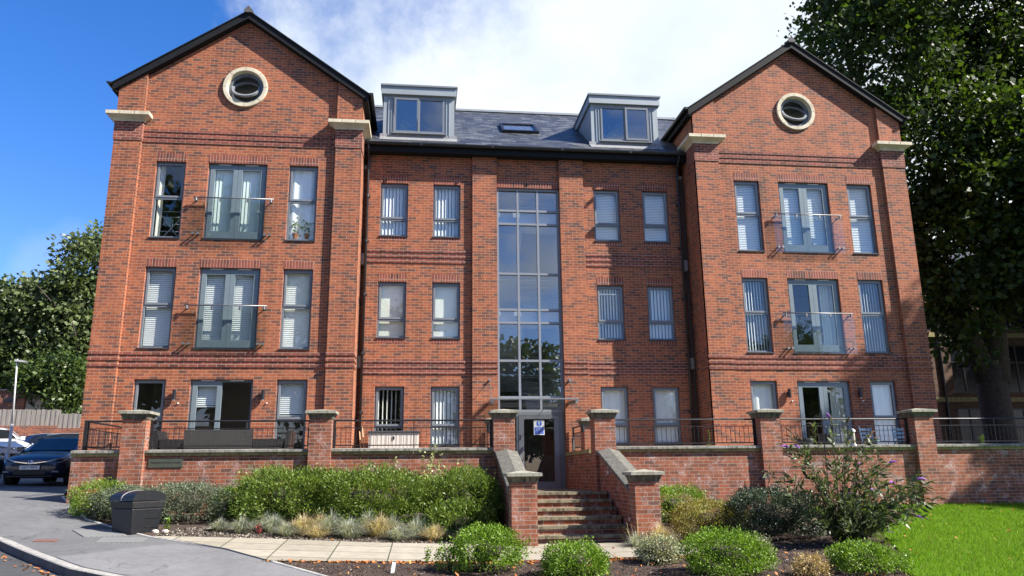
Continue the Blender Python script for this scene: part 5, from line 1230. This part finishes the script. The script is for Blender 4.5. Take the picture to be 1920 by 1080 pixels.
def near_path(p): return math.exp(-((p[1] + 7.28) / .09) ** 2)
scatter('fallen_leaves', [(-5.2, -7.6), (2.2, -7.5), (2.2, -7.05), (-4.7, -7.3)], 620, F_LEAFL, lambda a, P, rg, m: quads(a, P, rg, m, .024, .016, .5), 8, 'orange fallen leaves caught along the front edge of the path', 'leaf litter', dens=near_path, off=.02)
scatter('scattered_leaves', [(-7, -5.3), (-1, -5.3), (-1, -4.6), (2, -7.2), (5, -6.5), (3.6, -10), (-2.8, -9.3), (-4.6, -7.5), (-1.2, -7.3), (-1.2, -5.5)], 260, F_LEAFL, lambda a, P, rg, m: quads(a, P, rg, m, .022, .015, .5), 9, 'orange leaves dropped here and there over the beds', 'leaf litter', off=.03)
GUT = [(x - .05, y - .06) for x, y in KERB[3:10]] + [(x - .18, y - .2) for x, y in KERB[3:10]][::-1]
scatter('gutter_leaves', GUT, 130, F_LEAFL, lambda a, P, rg, m: quads(a, P, rg, m, .03, .018, .4), 10, 'yellow and brown leaves lying in the road gutter along the kerb', 'leaf litter', off=-.1)
# ================================================================ trees
def tree(name, label, x, y, z, h, trunk_r, limbs, blobs, mat, n_clump, per, L, W, seed, csize=.35, group=None, cat='tree', hang=.25, share=None):
    rg = np.random.default_rng(seed); r = thing(name, label, cat, (x, y, z), group)
    t = MB()
    for pts, r0, r1 in limbs:
        m = len(pts); t.tube(pts, [r0 + (r1 - r0) * i / (m - 1) for i in range(m)], 10)
    P = []; N = []; T = []
    vol = np.array([b[3] * b[4] * b[5] for b in blobs]) ** .72; vol /= vol.sum()
    tb = MB(); ends = [Vector(p) for pts, _, _ in limbs for p in pts[1:]]
    for b, f in zip(blobs, vol):
        k = max(4, int(n_clump * f)); lb = lobes(rg, 8); u = rg.normal(0, 1, (k, 3)); u /= np.linalg.norm(u, axis=1)[:, None]
        rr = rough_r(u, lb, .22) * rg.uniform(.35, 1.0, k) ** .45; c = np.array(b[:3]) + u * rr[:, None] * np.array(b[3:6])
        tone = rg.uniform(0, 1, k)
        for i in range(k):
            P.append(c[i] + rg.normal(0, 1, (per, 3)) * np.array([csize, csize, csize * .55])); N.append(np.tile(u[i] * .7 + np.array([0, 0, -hang]), (per, 1))); T.append(tone[i] * .6 + rg.uniform(0, 1, per) * .4)
        for i in range(0, k, max(1, k // 14)):
            e = Vector(c[i]); s = min(ends, key=lambda q: (q - e).length); m_ = s.lerp(e, .5) + Vector(rg.normal(0, .25, 3)); t.tube([s, m_, e], [max(.02, trunk_r * .14), max(.014, trunk_r * .08), .01], 5)
    t.build('trunk', M_BARK, r, smooth=True, org=(0, 0, 0))
    P = np.vstack(P); N = np.vstack(N); T = np.concatenate(T)
    c = leaf_object('crown', P, N, L, W, mat, r, seed=seed + 3, rnd=T, spread=1.1)
    return r
# the big forked tree right of the building
tx, ty = 16.9, 4.6
limbs = [([(0, 0, -.6), (0, 0, .6), (-.05, 0, 2.2), (-.1, 0, 3.2)], .52, .46),
         ([(-.15, 0, 2.7), (-.7, .1, 4.6), (-1.5, .2, 7.2), (-2.4, .6, 10.5), (-3.0, 1, 14)], .42, .1),
         ([(.12, 0, 2.6), (.5, .1, 5.2), (.9, .0, 9), (1.1, .3, 13.5), (1.0, .3, 18)], .46, .1),
         ([(.7, 0, 7), (2.0, -.3, 9.2), (4.5, -.6, 12), (6, -.5, 15)], .24, .06), ([(-.9, .1, 5.4), (-2.4, -.5, 7.0), (-3.4, -.8, 7.6)], .15, .04), ([(.6, 0, 6), (2.4, -.8, 7.2), (4.4, -1.2, 7.3)], .16, .04)]
blobs = [(-2.3, .6, 15.2, 2.7, 3, 3.2), (.8, .4, 18.5, 3.4, 3.5, 3.5), (4.2, 0, 14.5, 3.4, 3, 3.2), (-2.0, -.2, 10.6, 2.6, 2.6, 2.6), (1.4, -.6, 11.2, 3.0, 2.6, 2.8), (-1.4, -.8, 7.0, 2.1, 1.9, 1.9), (5.0, -.8, 9.3, 3.0, 2.4, 2.6), (1.9, -1.4, 7.4, 2.2, 1.6, 1.4), (4.6, -1.5, 6.3, 1.9, 1.5, 1.2), (-1.0, -.5, 4.4, .7, .8, 1.2), (-3.0, .6, 18.3, 1.5, 2, 1.7), (-.2, -1.6, 9.0, 2.2, 1.6, 1.9), (3.2, -1.9, 8.4, 2.4, 1.6, 1.8), (5.6, -1.6, 6.6, 2.2, 1.6, 1.6), (7.2, -1, 10.5, 2.6, 2.4, 3.2), (6.8, 0, 15.5, 2.8, 2.6, 3.2), (-1.9, -1.0, 5.4, .9, 1, 1.3), (2.6, -1.8, 5.2, 1.6, 1.2, .9), (4.4, -2.0, 4.6, 1.6, 1.2, .9), (.6, -1.7, 5.9, 1.5, 1.1, .9)]
tree('broadleaf_tree', 'huge dark forked broadleaf tree overhanging the right end of the building', tx, ty, 0.0, 20, .68, limbs, blobs, F_TREE, 4600, 26, .2, .15, 101, csize=.36, hang=.35)
# trees beyond the car park on the left
def simple_limbs(h, r0, seed):
    q = random.Random(seed); L_ = [([(0, 0, -.5), (.1, 0, h * .3), (0, .1, h * .62), (.1, 0, h * .9)], r0, r0 * .15)]
    for i in range(6):
        a = q.uniform(0, 6.28); z0 = h * q.uniform(.25, .55); L_.append(([(0, 0, z0), (math.cos(a) * h * .13, math.sin(a) * h * .13, z0 + h * .13), (math.cos(a) * h * .26, math.sin(a) * h * .26, z0 + h * .24)], r0 * .4, r0 * .08))
    return L_
GL = 'trees beyond the car park'
tree('whitebeam_tree', 'tall silver-flecked tree rising highest beside the left edge of the building', -21.0, 26, .4, 13, .3, simple_limbs(13, .3, 1), [(0, 0, 11.2, 2.0, 2, 2.2), (-.6, 0, 8.4, 2.8, 2.4, 2.4), (.8, -.4, 6.2, 2.8, 2.4, 2.4), (-1.2, -.6, 5.0, 2.0, 1.8, 1.9)], F_TREEL, 1100, 22, .26, .17, 111, csize=.42, group=GL)
tree('whitebeam_tree', 'rounded olive-green tree behind the lamp post, left of the tall silver-flecked tree', -24.2, 27, .4, 10.5, .3, simple_limbs(10.5, .3, 2), [(0, 0, 9.0, 2.3, 2, 2.0), (-.8, 0, 6.6, 2.6, 2.4, 2.4), (1.3, -.5, 6.2, 2.2, 2.2, 2.4), (.3, -.6, 4.2, 2.0, 1.8, 1.5)], F_TREEL, 1000, 22, .26, .17, 112, csize=.42, group=GL)
tree('dark_tree', 'dark green tree at the left edge of the photo behind the lamp post', -27.0, 27, .3, 10, .3, simple_limbs(10, .3, 3), [(.2, 0, 8.3, 1.9, 2, 2.2), (-1.4, 0, 6.2, 2.6, 2.4, 2.6), (1.0, -.5, 4.6, 1.7, 2, 2.4)], F_TREED, 750, 22, .26, .17, 113, csize=.42, group=GL)
tree('ivy_tree', 'low dark leafy tree drooping over the board fence at the left', -20.6, 22.4, .4, 5.2, .16, simple_limbs(5.2, .16, 4), [(0, 0, 4.6, 1.5, 1.4, 1.2), (.7, -.4, 3.1, 1.2, 1.1, 1.0), (-1.2, -.2, 4.4, 1.1, 1, .7)], F_TREED, 360, 20, .2, .13, 114, csize=.3, group=GL)
tree('dark_tree', 'dark green tree at the far left, half outside the photo', -30.5, 26, .2, 9, .3, simple_limbs(9, .3, 5), [(0, 0, 7, 2.6, 2.4, 2.4), (1, -.4, 4.4, 2.4, 2.2, 2.2)], F_TREED, 500, 22, .26, .17, 115, csize=.42, group=GL)
# neighbouring trees out of the photo: they shade the right end and show in the window glass
tree('street_tree', 'broad street tree to the right of the lawn, outside the photo', 25.5, -4.8, -1.1, 17, .3, simple_limbs(15, .3, 6), [(1.5, .8, 15.8, 3.8, 3.8, 3.8), (-1.9, -.8, 9.3, 3.1, 3.1, 3.0), (0, 0, 12.5, 2.6, 2.6, 2.6)], F_TREE, 2100, 24, .36, .28, 121, csize=.45)
tree('street_tree', 'broad tree beyond the far right of the terrace, outside the photo', 29, 2.2, 0, 16, .35, simple_limbs(14, .35, 9), [(0, 0, 12, 4, 3.6, 3.6), (-1.6, 1, 8, 3.4, 3, 2.6), (1.5, -.5, 7, 3.4, 3, 2.8)], F_TREE, 1100, 22, .34, .26, 123, csize=.5)
t0 = tree('park_tree', 'park tree across the road opposite the building', -18, -42, -2.2, 13, .35, simple_limbs(13, .35, 7), [(0, 0, 10.5, 3.4, 3.4, 3.2), (-1.5, .5, 7, 3.6, 3.2, 2.8), (2, -.4, 6.4, 3.2, 3, 2.6)], F_TREED, 700, 18, .4, .3, 122, csize=.55, group='trees across the road')
for i, (x, y, s) in enumerate(((-6, -50, 1.25), (6, -44, .95), (17, -50, 1.0), (-29, -44, 1.7), (30, -46, 1.0), (-40, -36, 1.6))):
    if i == 0: t0.scale = (1.75, 1.75, 1.75)
    c = t0.copy(); COL.objects.link(c); c.location = (x, y, -2.2); c.scale = (s, s, s); c.rotation_euler = (0, 0, i * 1.3); c['label'] = 'park tree across the road opposite the building'
    for ch_ in t0.children:
        d = ch_.copy(); COL.objects.link(d); d.parent = c
tree('street_tree', 'dense tree behind the neighbouring flats car park, outside the photo', 35, 8.5, 0, 16, .35, simple_limbs(14, .35, 10), [(0, 0, 11.5, 4.6, 4.4, 4.2), (-2, -1, 7, 4, 3.6, 3), (2, .5, 6.5, 3.6, 3.4, 3)], F_TREE, 1200, 22, .36, .28, 124, csize=.5)
# ================================================================ street lamp, fence, boundary wall, far house
sl = thing('street_lamp', 'slim pale steel street lamp post beyond the parked cars at the left', 'street lamp', (-18.6, 13.5, .1))
MB().cyl((-18.6, 13.5, -.2), (-18.6, 13.5, 1.9), .06, .056, n=14).cyl((-18.6, 13.5, 1.9), (-18.74, 13.5, 4.5), .038, .028, n=12).build('post', plain('galvanised_post', (.45, .45, .44), .45, var=.05), sl, smooth=True)
MB().prism([(-18.8, 4.47), (-18.5, 4.45), (-18.3, 4.39), (-18.42, 4.37), (-18.8, 4.4)], 'y', 13.4, 13.6).build('lamp_head', MATS['galvanised_post'], sl)
bw = thing('boundary_wall', 'low stepped red brick boundary wall behind the parked cars', 'wall', (-22, 18.1, .2))
MB().box(-40, -18.85, 18.0, 18.25, -.3, 2.12).box(-18.85, -12, 18.0, 18.25, -.3, 2.0).build('brickwork', M_BRICKFAR, bw)
MB().box(-22.0, -21.9, 17.96, 18.0, 1.3, 1.5).build('vent_grille', M_DARKF, bw)
wf = thing('board_fence', 'grey weathered close-board fence standing on the boundary wall', 'fence', (-22, 18.1, 2.0))
def boards(x0, x1, z0, z1):
    mb = MB(); x = x0; q = random.Random(int(x0 * 7)); i = 0
    while x < x1:
        w = .1; mb.box(x, x + w, 18.08 + .015 * (i % 2), 18.1 + .015 * (i % 2), z0, z1 + q.uniform(-.02, .02)); x += w + .004; i += 1
    return mb
def wood():
    t = NT('weathered_board'); p = t.pos(); a = t.noise(t.n('ShaderNodeMapping', {0: p, 'Scale': (9.5, 1, .4)}).outputs[0], 1.0, 4, .7); b = t.noise(t.n('ShaderNodeMapping', {0: p, 'Scale': (60, 1, 3)}).outputs[0], 1.0, 4, .7)
    col = t.mix(1.0, t.ramp(a, [(.3, (.17, .15, .13)), (.7, (.36, .33, .29))]), t.ramp(b, [(.3, (.7, .7, .7)), (.7, (1.15, 1.15, 1.15))]), 'MULTIPLY'); t.set(Base_Color=col, Roughness=.9); return t.m
M_WOOD = wood()
boards(-40, -18.85, 2.125, 2.85).build('fence_panel', M_WOOD, wf); boards(-18.84, -12, 2.005, 2.66).build('fence_panel', M_WOOD, wf)
fh = thing('far_house', 'low brick and rendered outbuilding seen above the board fence', 'house', (-23, 25, .4))
MB().box(-32, -23.2, 24, 30, -.2, 4.3).build('brick_gable', M_BRICKFAR, fh); MB().box(-23.19, -20.4, 24.1, 30, -.2, 4.2).build('rendered_wall', plain('pale_render', (.5, .45, .37), .9, var=.1, scale=2), fh)
MB().box(-32.1, -20.3, 23.9, 30.1, 4.31, 4.4).build('roof', M_DARKF, fh); MB().box(-24.2, -23.6, 23.97, 24, 3.72, 3.95).build('vent', M_DARKF, fh)
# ================================================================ brown brick flats behind the tree on the right
nb_ = thing('neighbour_building', 'brown brick flats in deep shade behind the big tree on the right', 'building', (22, 14.5, 0))
YB = 12.0; ops = []
for x0, x1 in ((20.9, 22.2), (23.1, 25.2), (27, 29)):
    for z0, z1 in ((.1, 2.35), (3.0, 5.2), (5.9, 8.0)): ops.append((x0, x1, z0, z1))
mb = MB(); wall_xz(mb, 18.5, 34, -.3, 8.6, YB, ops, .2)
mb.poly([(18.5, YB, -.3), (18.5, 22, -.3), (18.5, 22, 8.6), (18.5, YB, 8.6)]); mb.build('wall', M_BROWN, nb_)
sb = MB()
for z in (2.62, 5.5): sb.box(18.48, 34, YB - .05, YB + .01, z, z + .2)
sb.build('stone_band', M_MOSSY, nb_)
for x0, x1, z0, z1 in ops:
    o = MB().frame(x0, x1, z0, z1, YB + .1, YB + .16, .07).box((x0 + x1) / 2 - .04, (x0 + x1) / 2 + .04, YB + .1, YB + .16, z0 + .07, z1 - .07).box(x0 + .07, x1 - .07, YB + .11, YB + .15, z0 + (z1 - z0) * .62, z0 + (z1 - z0) * .62 + .06).build('window', M_DARKF, nb_)
    MB().box(x0 + .07, x1 - .07, YB + .13, YB + .134, z0 + .07, z1 - .07).build('pane', MATS.get('dark_pane') or plain('dark_pane', (.012, .015, .02), .2, spec=.3), o); MB().box(x0, x1, YB + .6, YB + .62, z0, z1).build('blind', MATS['dark_room'], o)  # dark sheet behind each pane stands in for the unlit room
MB().prism([(YB - .5, 8.6), (YB + 5, 11.5), (YB + 10.5, 8.6)], 'x', 18.2, 34.3).build('roof', M_SLATE, nb_); MB().cyl((20.4, YB - .06, 0), (20.4, YB - .06, 8.6), .05).build('downpipe', M_BLACK, nb_)
# ================================================================ grit bin
gb = thing('grit_bin', 'black plastic grit bin with a domed lid standing on the pavement edge', 'grit bin', (-7.47, -4.92, g(-7.47, -4.92) - .03), rotz=R(-32), local=True); gb.scale = (.86, .86, .86)
M_BIN = plain('black_bin_plastic', (.008, .009, .012), .42, var=.3, scale=14); M_BIND = plain('worn_bin_band', (.013, .013, .015), .5, var=.3, scale=10)
W_, D_, = .42, .5
def rr(hw, hd, z, y0=0): return [(-hw, -hd + y0, z), (hw, -hd + y0, z), (hw, hd + y0, z), (-hw, hd + y0, z)]
MB().ring([rr(.27, .33, 0), rr(.31, .375, .5)], caps=True).build('body', M_BIN, gb, bevel=.02)
MB().ring([rr(.318, .385, .505), rr(.335, .405, .64)], caps=True).build('rim_band', M_BIND, gb, bevel=.015)
prof = [(-.41, .655)] + [(.41 * math.cos(math.pi - math.pi * i / 14) , .655 + .2 * math.sin(math.pi * i / 14) ** .8) for i in range(15)] + [(.41, .655)]
ld = MB().prism([(a, b) for a, b in prof[1:-1]], 'x', -.34, .34).build('lid', M_BIN, gb, bevel=.015)
MB().prism([(a * 1.006, b + .006) for a, b in prof[1:-1]], 'x', -.02, .005).build('lid_seam', plain('pale_scuff', (.3, .29, .27), .6), gb)
for z in (.12, .3): MB().box(.265 + z * .08, .285 + z * .08, -.02, .3, z, z + .018).build('moulded_rib', M_BIN, gb)
pc = [(-6.95, -4.95), (-7.12, -4.98)]
for i, (x, y) in enumerate(pc):
    s = MB(); n = 7; rg_ = random.Random(i); z = g(x, y); ci = lambda rr_, zz: [(x + rr_ * (1 + .3 * math.sin(k * 2.1 + i)) * math.cos(2 * math.pi * k / n), y + rr_ * .6 * math.sin(2 * math.pi * k / n), z + zz) for k in range(n)]
    o = s.ring([ci(.05, 0), ci(.055, .03), ci(.03, .055)], caps=True).build('stone', plain('pale_rubble', (.55, .5, .44), .9) if i == 0 else MATS['pale_rubble'], None, org=(x, y, z)); o.location = (x, y, z); tag(o, ('pale lump of rubble right of the grit bin at the path edge', 'smaller pale stone at the front corner of the grit bin')[i], 'stone')
# ================================================================ cars
M_TYRE = plain('tyre_rubber', (.015, .015, .016), .9); M_CHROME = plain('chrome', (.7, .7, .72), .15, metal=1.0, var=.02); M_CARG = plain('car_glass', (.01, .012, .015), .06, var=.05, spec=.8); M_LENS = plain('headlamp_lens', (.45, .47, .5), .12, spec=.8); M_TRIM = plain('black_car_trim', (.01, .01, .011), .5)
M_PLATE = plain('number_plate', (.75, .75, .72), .5, var=.02)
def paint(name, c, coat=.6):
    t = NT(name); t.set(Base_Color=c, Roughness=.35, Metallic=.15); t.b.inputs['Coat Weight'].default_value = coat; t.b.inputs['Coat Roughness'].default_value = .06; return t.m
def car(label, x, y, z, rz_, body, group, plate=None, scale=1.0):
    r = thing('parked_car', label, 'car', (x, y, z), group, R(rz_), local=True); r.scale = (scale,) * 3
    # stations along the length, front at -Y: y, half width, underside, waist height, shoulder height (bonnet/boot top)
    ST_ = [(-2.16, .55, .3, .48, .62), (-2.1, .74, .24, .52, .7), (-1.9, .84, .2, .56, .8), (-1.5, .875, .2, .6, .9), (-1.0, .88, .2, .62, .98), (-.5, .885, .2, .62, 1.0), (.4, .885, .2, .62, 1.0), (1.2, .88, .2, .64, 1.03), (1.75, .86, .22, .66, 1.05), (2.05, .8, .28, .62, 1.0), (2.14, .66, .34, .58, .92)]
    rings = []
    for (yy, w, a, b, c) in ST_:
        h = [(0, a), (w * .8, a), (w * .97, a + .1), (w, b), (w * .985, (b + c) / 2), (w * .9, c - .03), (w * .6, c + .015), (0, c + .03)]
        rings.append([(px, yy, pz) for px, pz in h] + [(-px, yy, pz) for px, pz in h[-2:0:-1]])
    MB().ring(rings, caps=True).build('body', body, r, smooth=True, subsurf=1)
    G = [(-.98, .70, .98, .99), (-.3, .66, 1.0, 1.36), (.1, .645, 1.0, 1.455), (.7, .64, 1.0, 1.47), (1.3, .62, 1.02, 1.41), (1.95, .58, 1.02, 1.06)]
    rings = []
    for (yy, w, a, c) in G:
        h = [(w + .13, a - .06), (w + .06 * (c < 1.2), c - .07 * (c > 1.1)), (w * .86, c), (0, c + .02 * (c > 1.1))]
        rings.append([(px, yy, pz) for px, pz in h] + [(-px, yy, pz) for px, pz in h[-2::-1]])
    MB().ring(rings, closed=False).build('roof', body, r, smooth=True)
    o_ = .012
    ws = MB().poly([(-.66, -.95, .985 + o_), (.66, -.95, .985 + o_), (.585, -.32, 1.355), (-.585, -.32, 1.355)]); m = MB()
    [m.poly([(0, -.99, 1.015), (s * .6, -.965, 1.012), (s * .56, -.33, 1.362), (0, -.33, 1.388)]) for s in (-1, 1)]; m.build('windscreen', M_CARG, r, recalc=False)
    m = MB(); m.poly([(-.53, 1.36, 1.41), (.53, 1.36, 1.41), (.55, 1.9, 1.12), (-.55, 1.9, 1.12)]); m.build('rear_window', M_CARG, r, recalc=False)
    for s in (-1, 1):
        sw = MB(); sw.poly([(s * .80, -.72, 1.02), (s * .80, .35, 1.03), (s * .66, .3, 1.4), (s * .68, -.1, 1.36)]); sw.poly([(s * .80, .42, 1.03), (s * .77, 1.35, 1.06), (s * .655, 1.1, 1.37), (s * .66, .38, 1.4)]); sw.build('side_window', M_CARG, r, recalc=False)
        MB().tube([(s * .78, -1.0, .99), (s * .70, -.62, 1.22), (s * .655, -.3, 1.385), (s * .6, .1, 1.452), (s * .6, .8, 1.46), (s * .6, 1.4, 1.39)], .014, 6).build('roof_trim', M_ZINC, r)  # pale tube added to draw the bright line along pillar and roof edge
        mir = MB().box(s * .87, s * 1.02, -.72, -.6, .98, 1.12).build('wing_mirror', body, r, bevel=.03)
        hl = MB().poly([(s * .42, -2.12, .66), (s * .78, -1.98, .72), (s * .84, -1.72, .8), (s * .8, -1.86, .62), (s * .6, -2.09, .58)]) if False else None
        hb = MB(); hb.ring([[(s * .40, -2.165, .63), (s * .40, -2.16, .67), (s * .70, -2.06, .74), (s * .84, -1.8, .82), (s * .86, -1.8, .74), (s * .72, -2.08, .62)], [(s * .40, -2.1, .63), (s * .40, -2.1, .67), (s * .68, -2.0, .74), (s * .8, -1.78, .82), (s * .82, -1.78, .74), (s * .7, -2.0, .62)]], caps=True); hb.build('headlight', M_LENS, r)
        MB().box(s * .52, s * .72, -2.13, -2.05, .36, .4).build('fog_trim', M_ZINCD, r, bevel=.01)
        MB().box(s * .62, s * .82, 1.9, 2.1, .72, .9).build('tail_light', MATS.get('tail_red') or plain('tail_red', (.3, .01, .01), .25), r, bevel=.03)
        for yy in (-1.33, 1.3):
            w = MB(); c0 = (s * .70, yy, .31); ra = lambda rr_, xx: [(s * xx, yy + rr_ * math.cos(2 * math.pi * k / 24), .31 + rr_ * math.sin(2 * math.pi * k / 24)) for k in range(24)]
            w.ring([ra(.2, .88), ra(.29, .895), ra(.315, .87), ra(.315, .69), ra(.2, .68)]); wh = w.build('wheel', M_TYRE, r)
            rm = MB(); rm.ring([ra(.2, .885), ra(.17, .86), ra(.16, .8)], caps=False)
            for k in range(5):
                a = 2 * math.pi * k / 5; c, d = math.cos(a), math.sin(a); rm.poly([(s * .875, yy - d * .025, .31 + c * .025), (s * .875, yy + c * .19 - d * .03, .31 + d * .19 + c * .03), (s * .875, yy + c * .19 + d * .03, .31 + d * .19 - c * .03), (s * .875, yy + d * .025, .31 - c * .025)])
            rm.build('rim', M_CHROME, wh, recalc=False)
            MB().ring([ra(.36, .884), ra(.325, .884)]).build('wheel_arch', M_TRIM, r)
    MB().box(-.42, .42, -2.175, -2.12, .3, .42).build('lower_grille', M_TRIM, r, bevel=.015); MB().prism([(-.42, .645), (-.1, .6), (.1, .6), (.42, .645), (.42, .665), (.1, .63), (-.1, .63), (-.42, .665)], 'y', -2.185, -2.13).build('grille_bar', M_CHROME, r)
    MB().box(-.6, .6, -2.2, -2.1, .24, .27).build('splitter', M_TRIM, r, bevel=.01)
    em = MB()
    for rx_, rz__ in ((.075, .05), (.026, .045), (.05, .022)):
        oz = 0 if rx_ > .07 or rx_ < .03 else .018; em.tube([(rx_ * math.cos(a), -2.195, .635 + oz + rz__ * math.sin(a)) for a in [2 * math.pi * k / 24 for k in range(25)]], .006, 5)
    em.build('badge', M_CHROME, r)
    if plate:
        MB().box(-.26, .26, -2.215, -2.19, .44, .55).build('number_plate', M_PLATE, r); text_mesh('plate_text', plate, .105, M_BLACK, r, (0, -2.2165, .495), extrude=.0006, sx=.82)
    return r
GC = 'cars parked beside the building'
M_BLUEP = paint('navy_paint', (.006, .017, .05)); M_WHITEP = paint('white_paint', (.75, .76, .77)); M_DGREYP = paint('dark_grey_paint', (.03, .032, .036)); M_BLACKP = paint('black_paint_gloss', (.01, .01, .012)); M_NAVY2 = paint('dark_blue_paint', (.01, .02, .07))
car('dark blue hatchback with a white front number plate, parked facing the road beside the wall', -13.45, 6.1, g(-13.6, 4.2) + .0, 2, M_BLUEP, GC, 'OE17 WPT')
car('white car at the left edge, behind the dark blue hatchback', -20.35, 15.3, g(-20, 14.5) + .2, 50, M_WHITEP, GC, scale=1.08)
car('dark grey car cut by the left edge, only its wheel arch and bumper showing', -16.62, 5.25, g(-16.0, 5), 62, M_DGREYP, GC)
car('dark blue car mostly hidden between the white car and the blue hatchback', -17.9, 17.0, g(-18.4, 16) + .1, 88, M_NAVY2, GC)
car('black car whose roof shows behind the blue hatchback, close to the terrace corner', -16.5, 15.6, g(-16.2, 15) + .15, 92, M_BLACKP, GC)
# indoor plants and clothes airer seen through the glass
def potplant(label, x, y, z, h_, seed, mat=None):
    t = thing('pot_plant', label, 'pot plant', (x, y, z), local=True); n = 14; ci = lambda rr_, zz: [(rr_ * math.cos(2 * math.pi * k / n), rr_ * math.sin(2 * math.pi * k / n), zz) for k in range(n)]
    MB().ring([ci(.05, 0), ci(.075, .13), ci(.082, .13), ci(.082, .15), ci(.05, .14)]).build('pot', MATS.get('terracotta') or plain('terracotta', (.4, .16, .08), .8), t)
    rg = np.random.default_rng(seed); P = rg.normal(0, 1, (90, 3)) * np.array([.07, .05, h_ * .25]) + np.array([0, 0, .15 + h_ * .5]); leaf_object('foliage', P, rg.normal(0, 1, (90, 3)), .06, .035, mat or F_MID, t, seed=seed)
zs2 = 5.7 + .11
potplant('leafy plant in a terracotta pot behind the top floor window, on the left', -5.86, .2, zs2, .4, 1); potplant('leafy plant in a terracotta pot behind the top floor window, on the right', -5.55, .2, zs2, .36, 2)
potplant('small yellow-green plant behind the left dormer window', -3.15, 1.25, 9.32, .3, 3, F_LIME); potplant('spiky pale houseplant behind the right dormer window', 3.0, 1.25, 9.32, .3, 4, F_VAR)
ar = thing('clothes_airer', 'white folding clothes airer behind the top left window', 'clothes airer', (-9.08, .55, 5.72))
mb = MB()
for z in (6.05, 6.25, 6.45, 6.6): mb.cyl((-9.4, .55, z), (-8.76, .55, z), .008, n=6)
mb.cyl((-9.38, .5, 5.75), (-8.8, .5, 6.5), .011, n=6).cyl((-8.8, .5, 5.75), (-9.38, .5, 6.5), .011, n=6).cyl((-9.4, .55, 5.72), (-9.4, .55, 6.62), .011, n=6).cyl((-8.76, .55, 5.72), (-8.76, .55, 6.62), .011, n=6); mb.build('frame', M_WHITE, ar)
q = MB().box(-9.3, -9.1, .5, .62, 6.2, 6.42).build('hanging_cloth', MATS['pale_blue_paint'], ar)
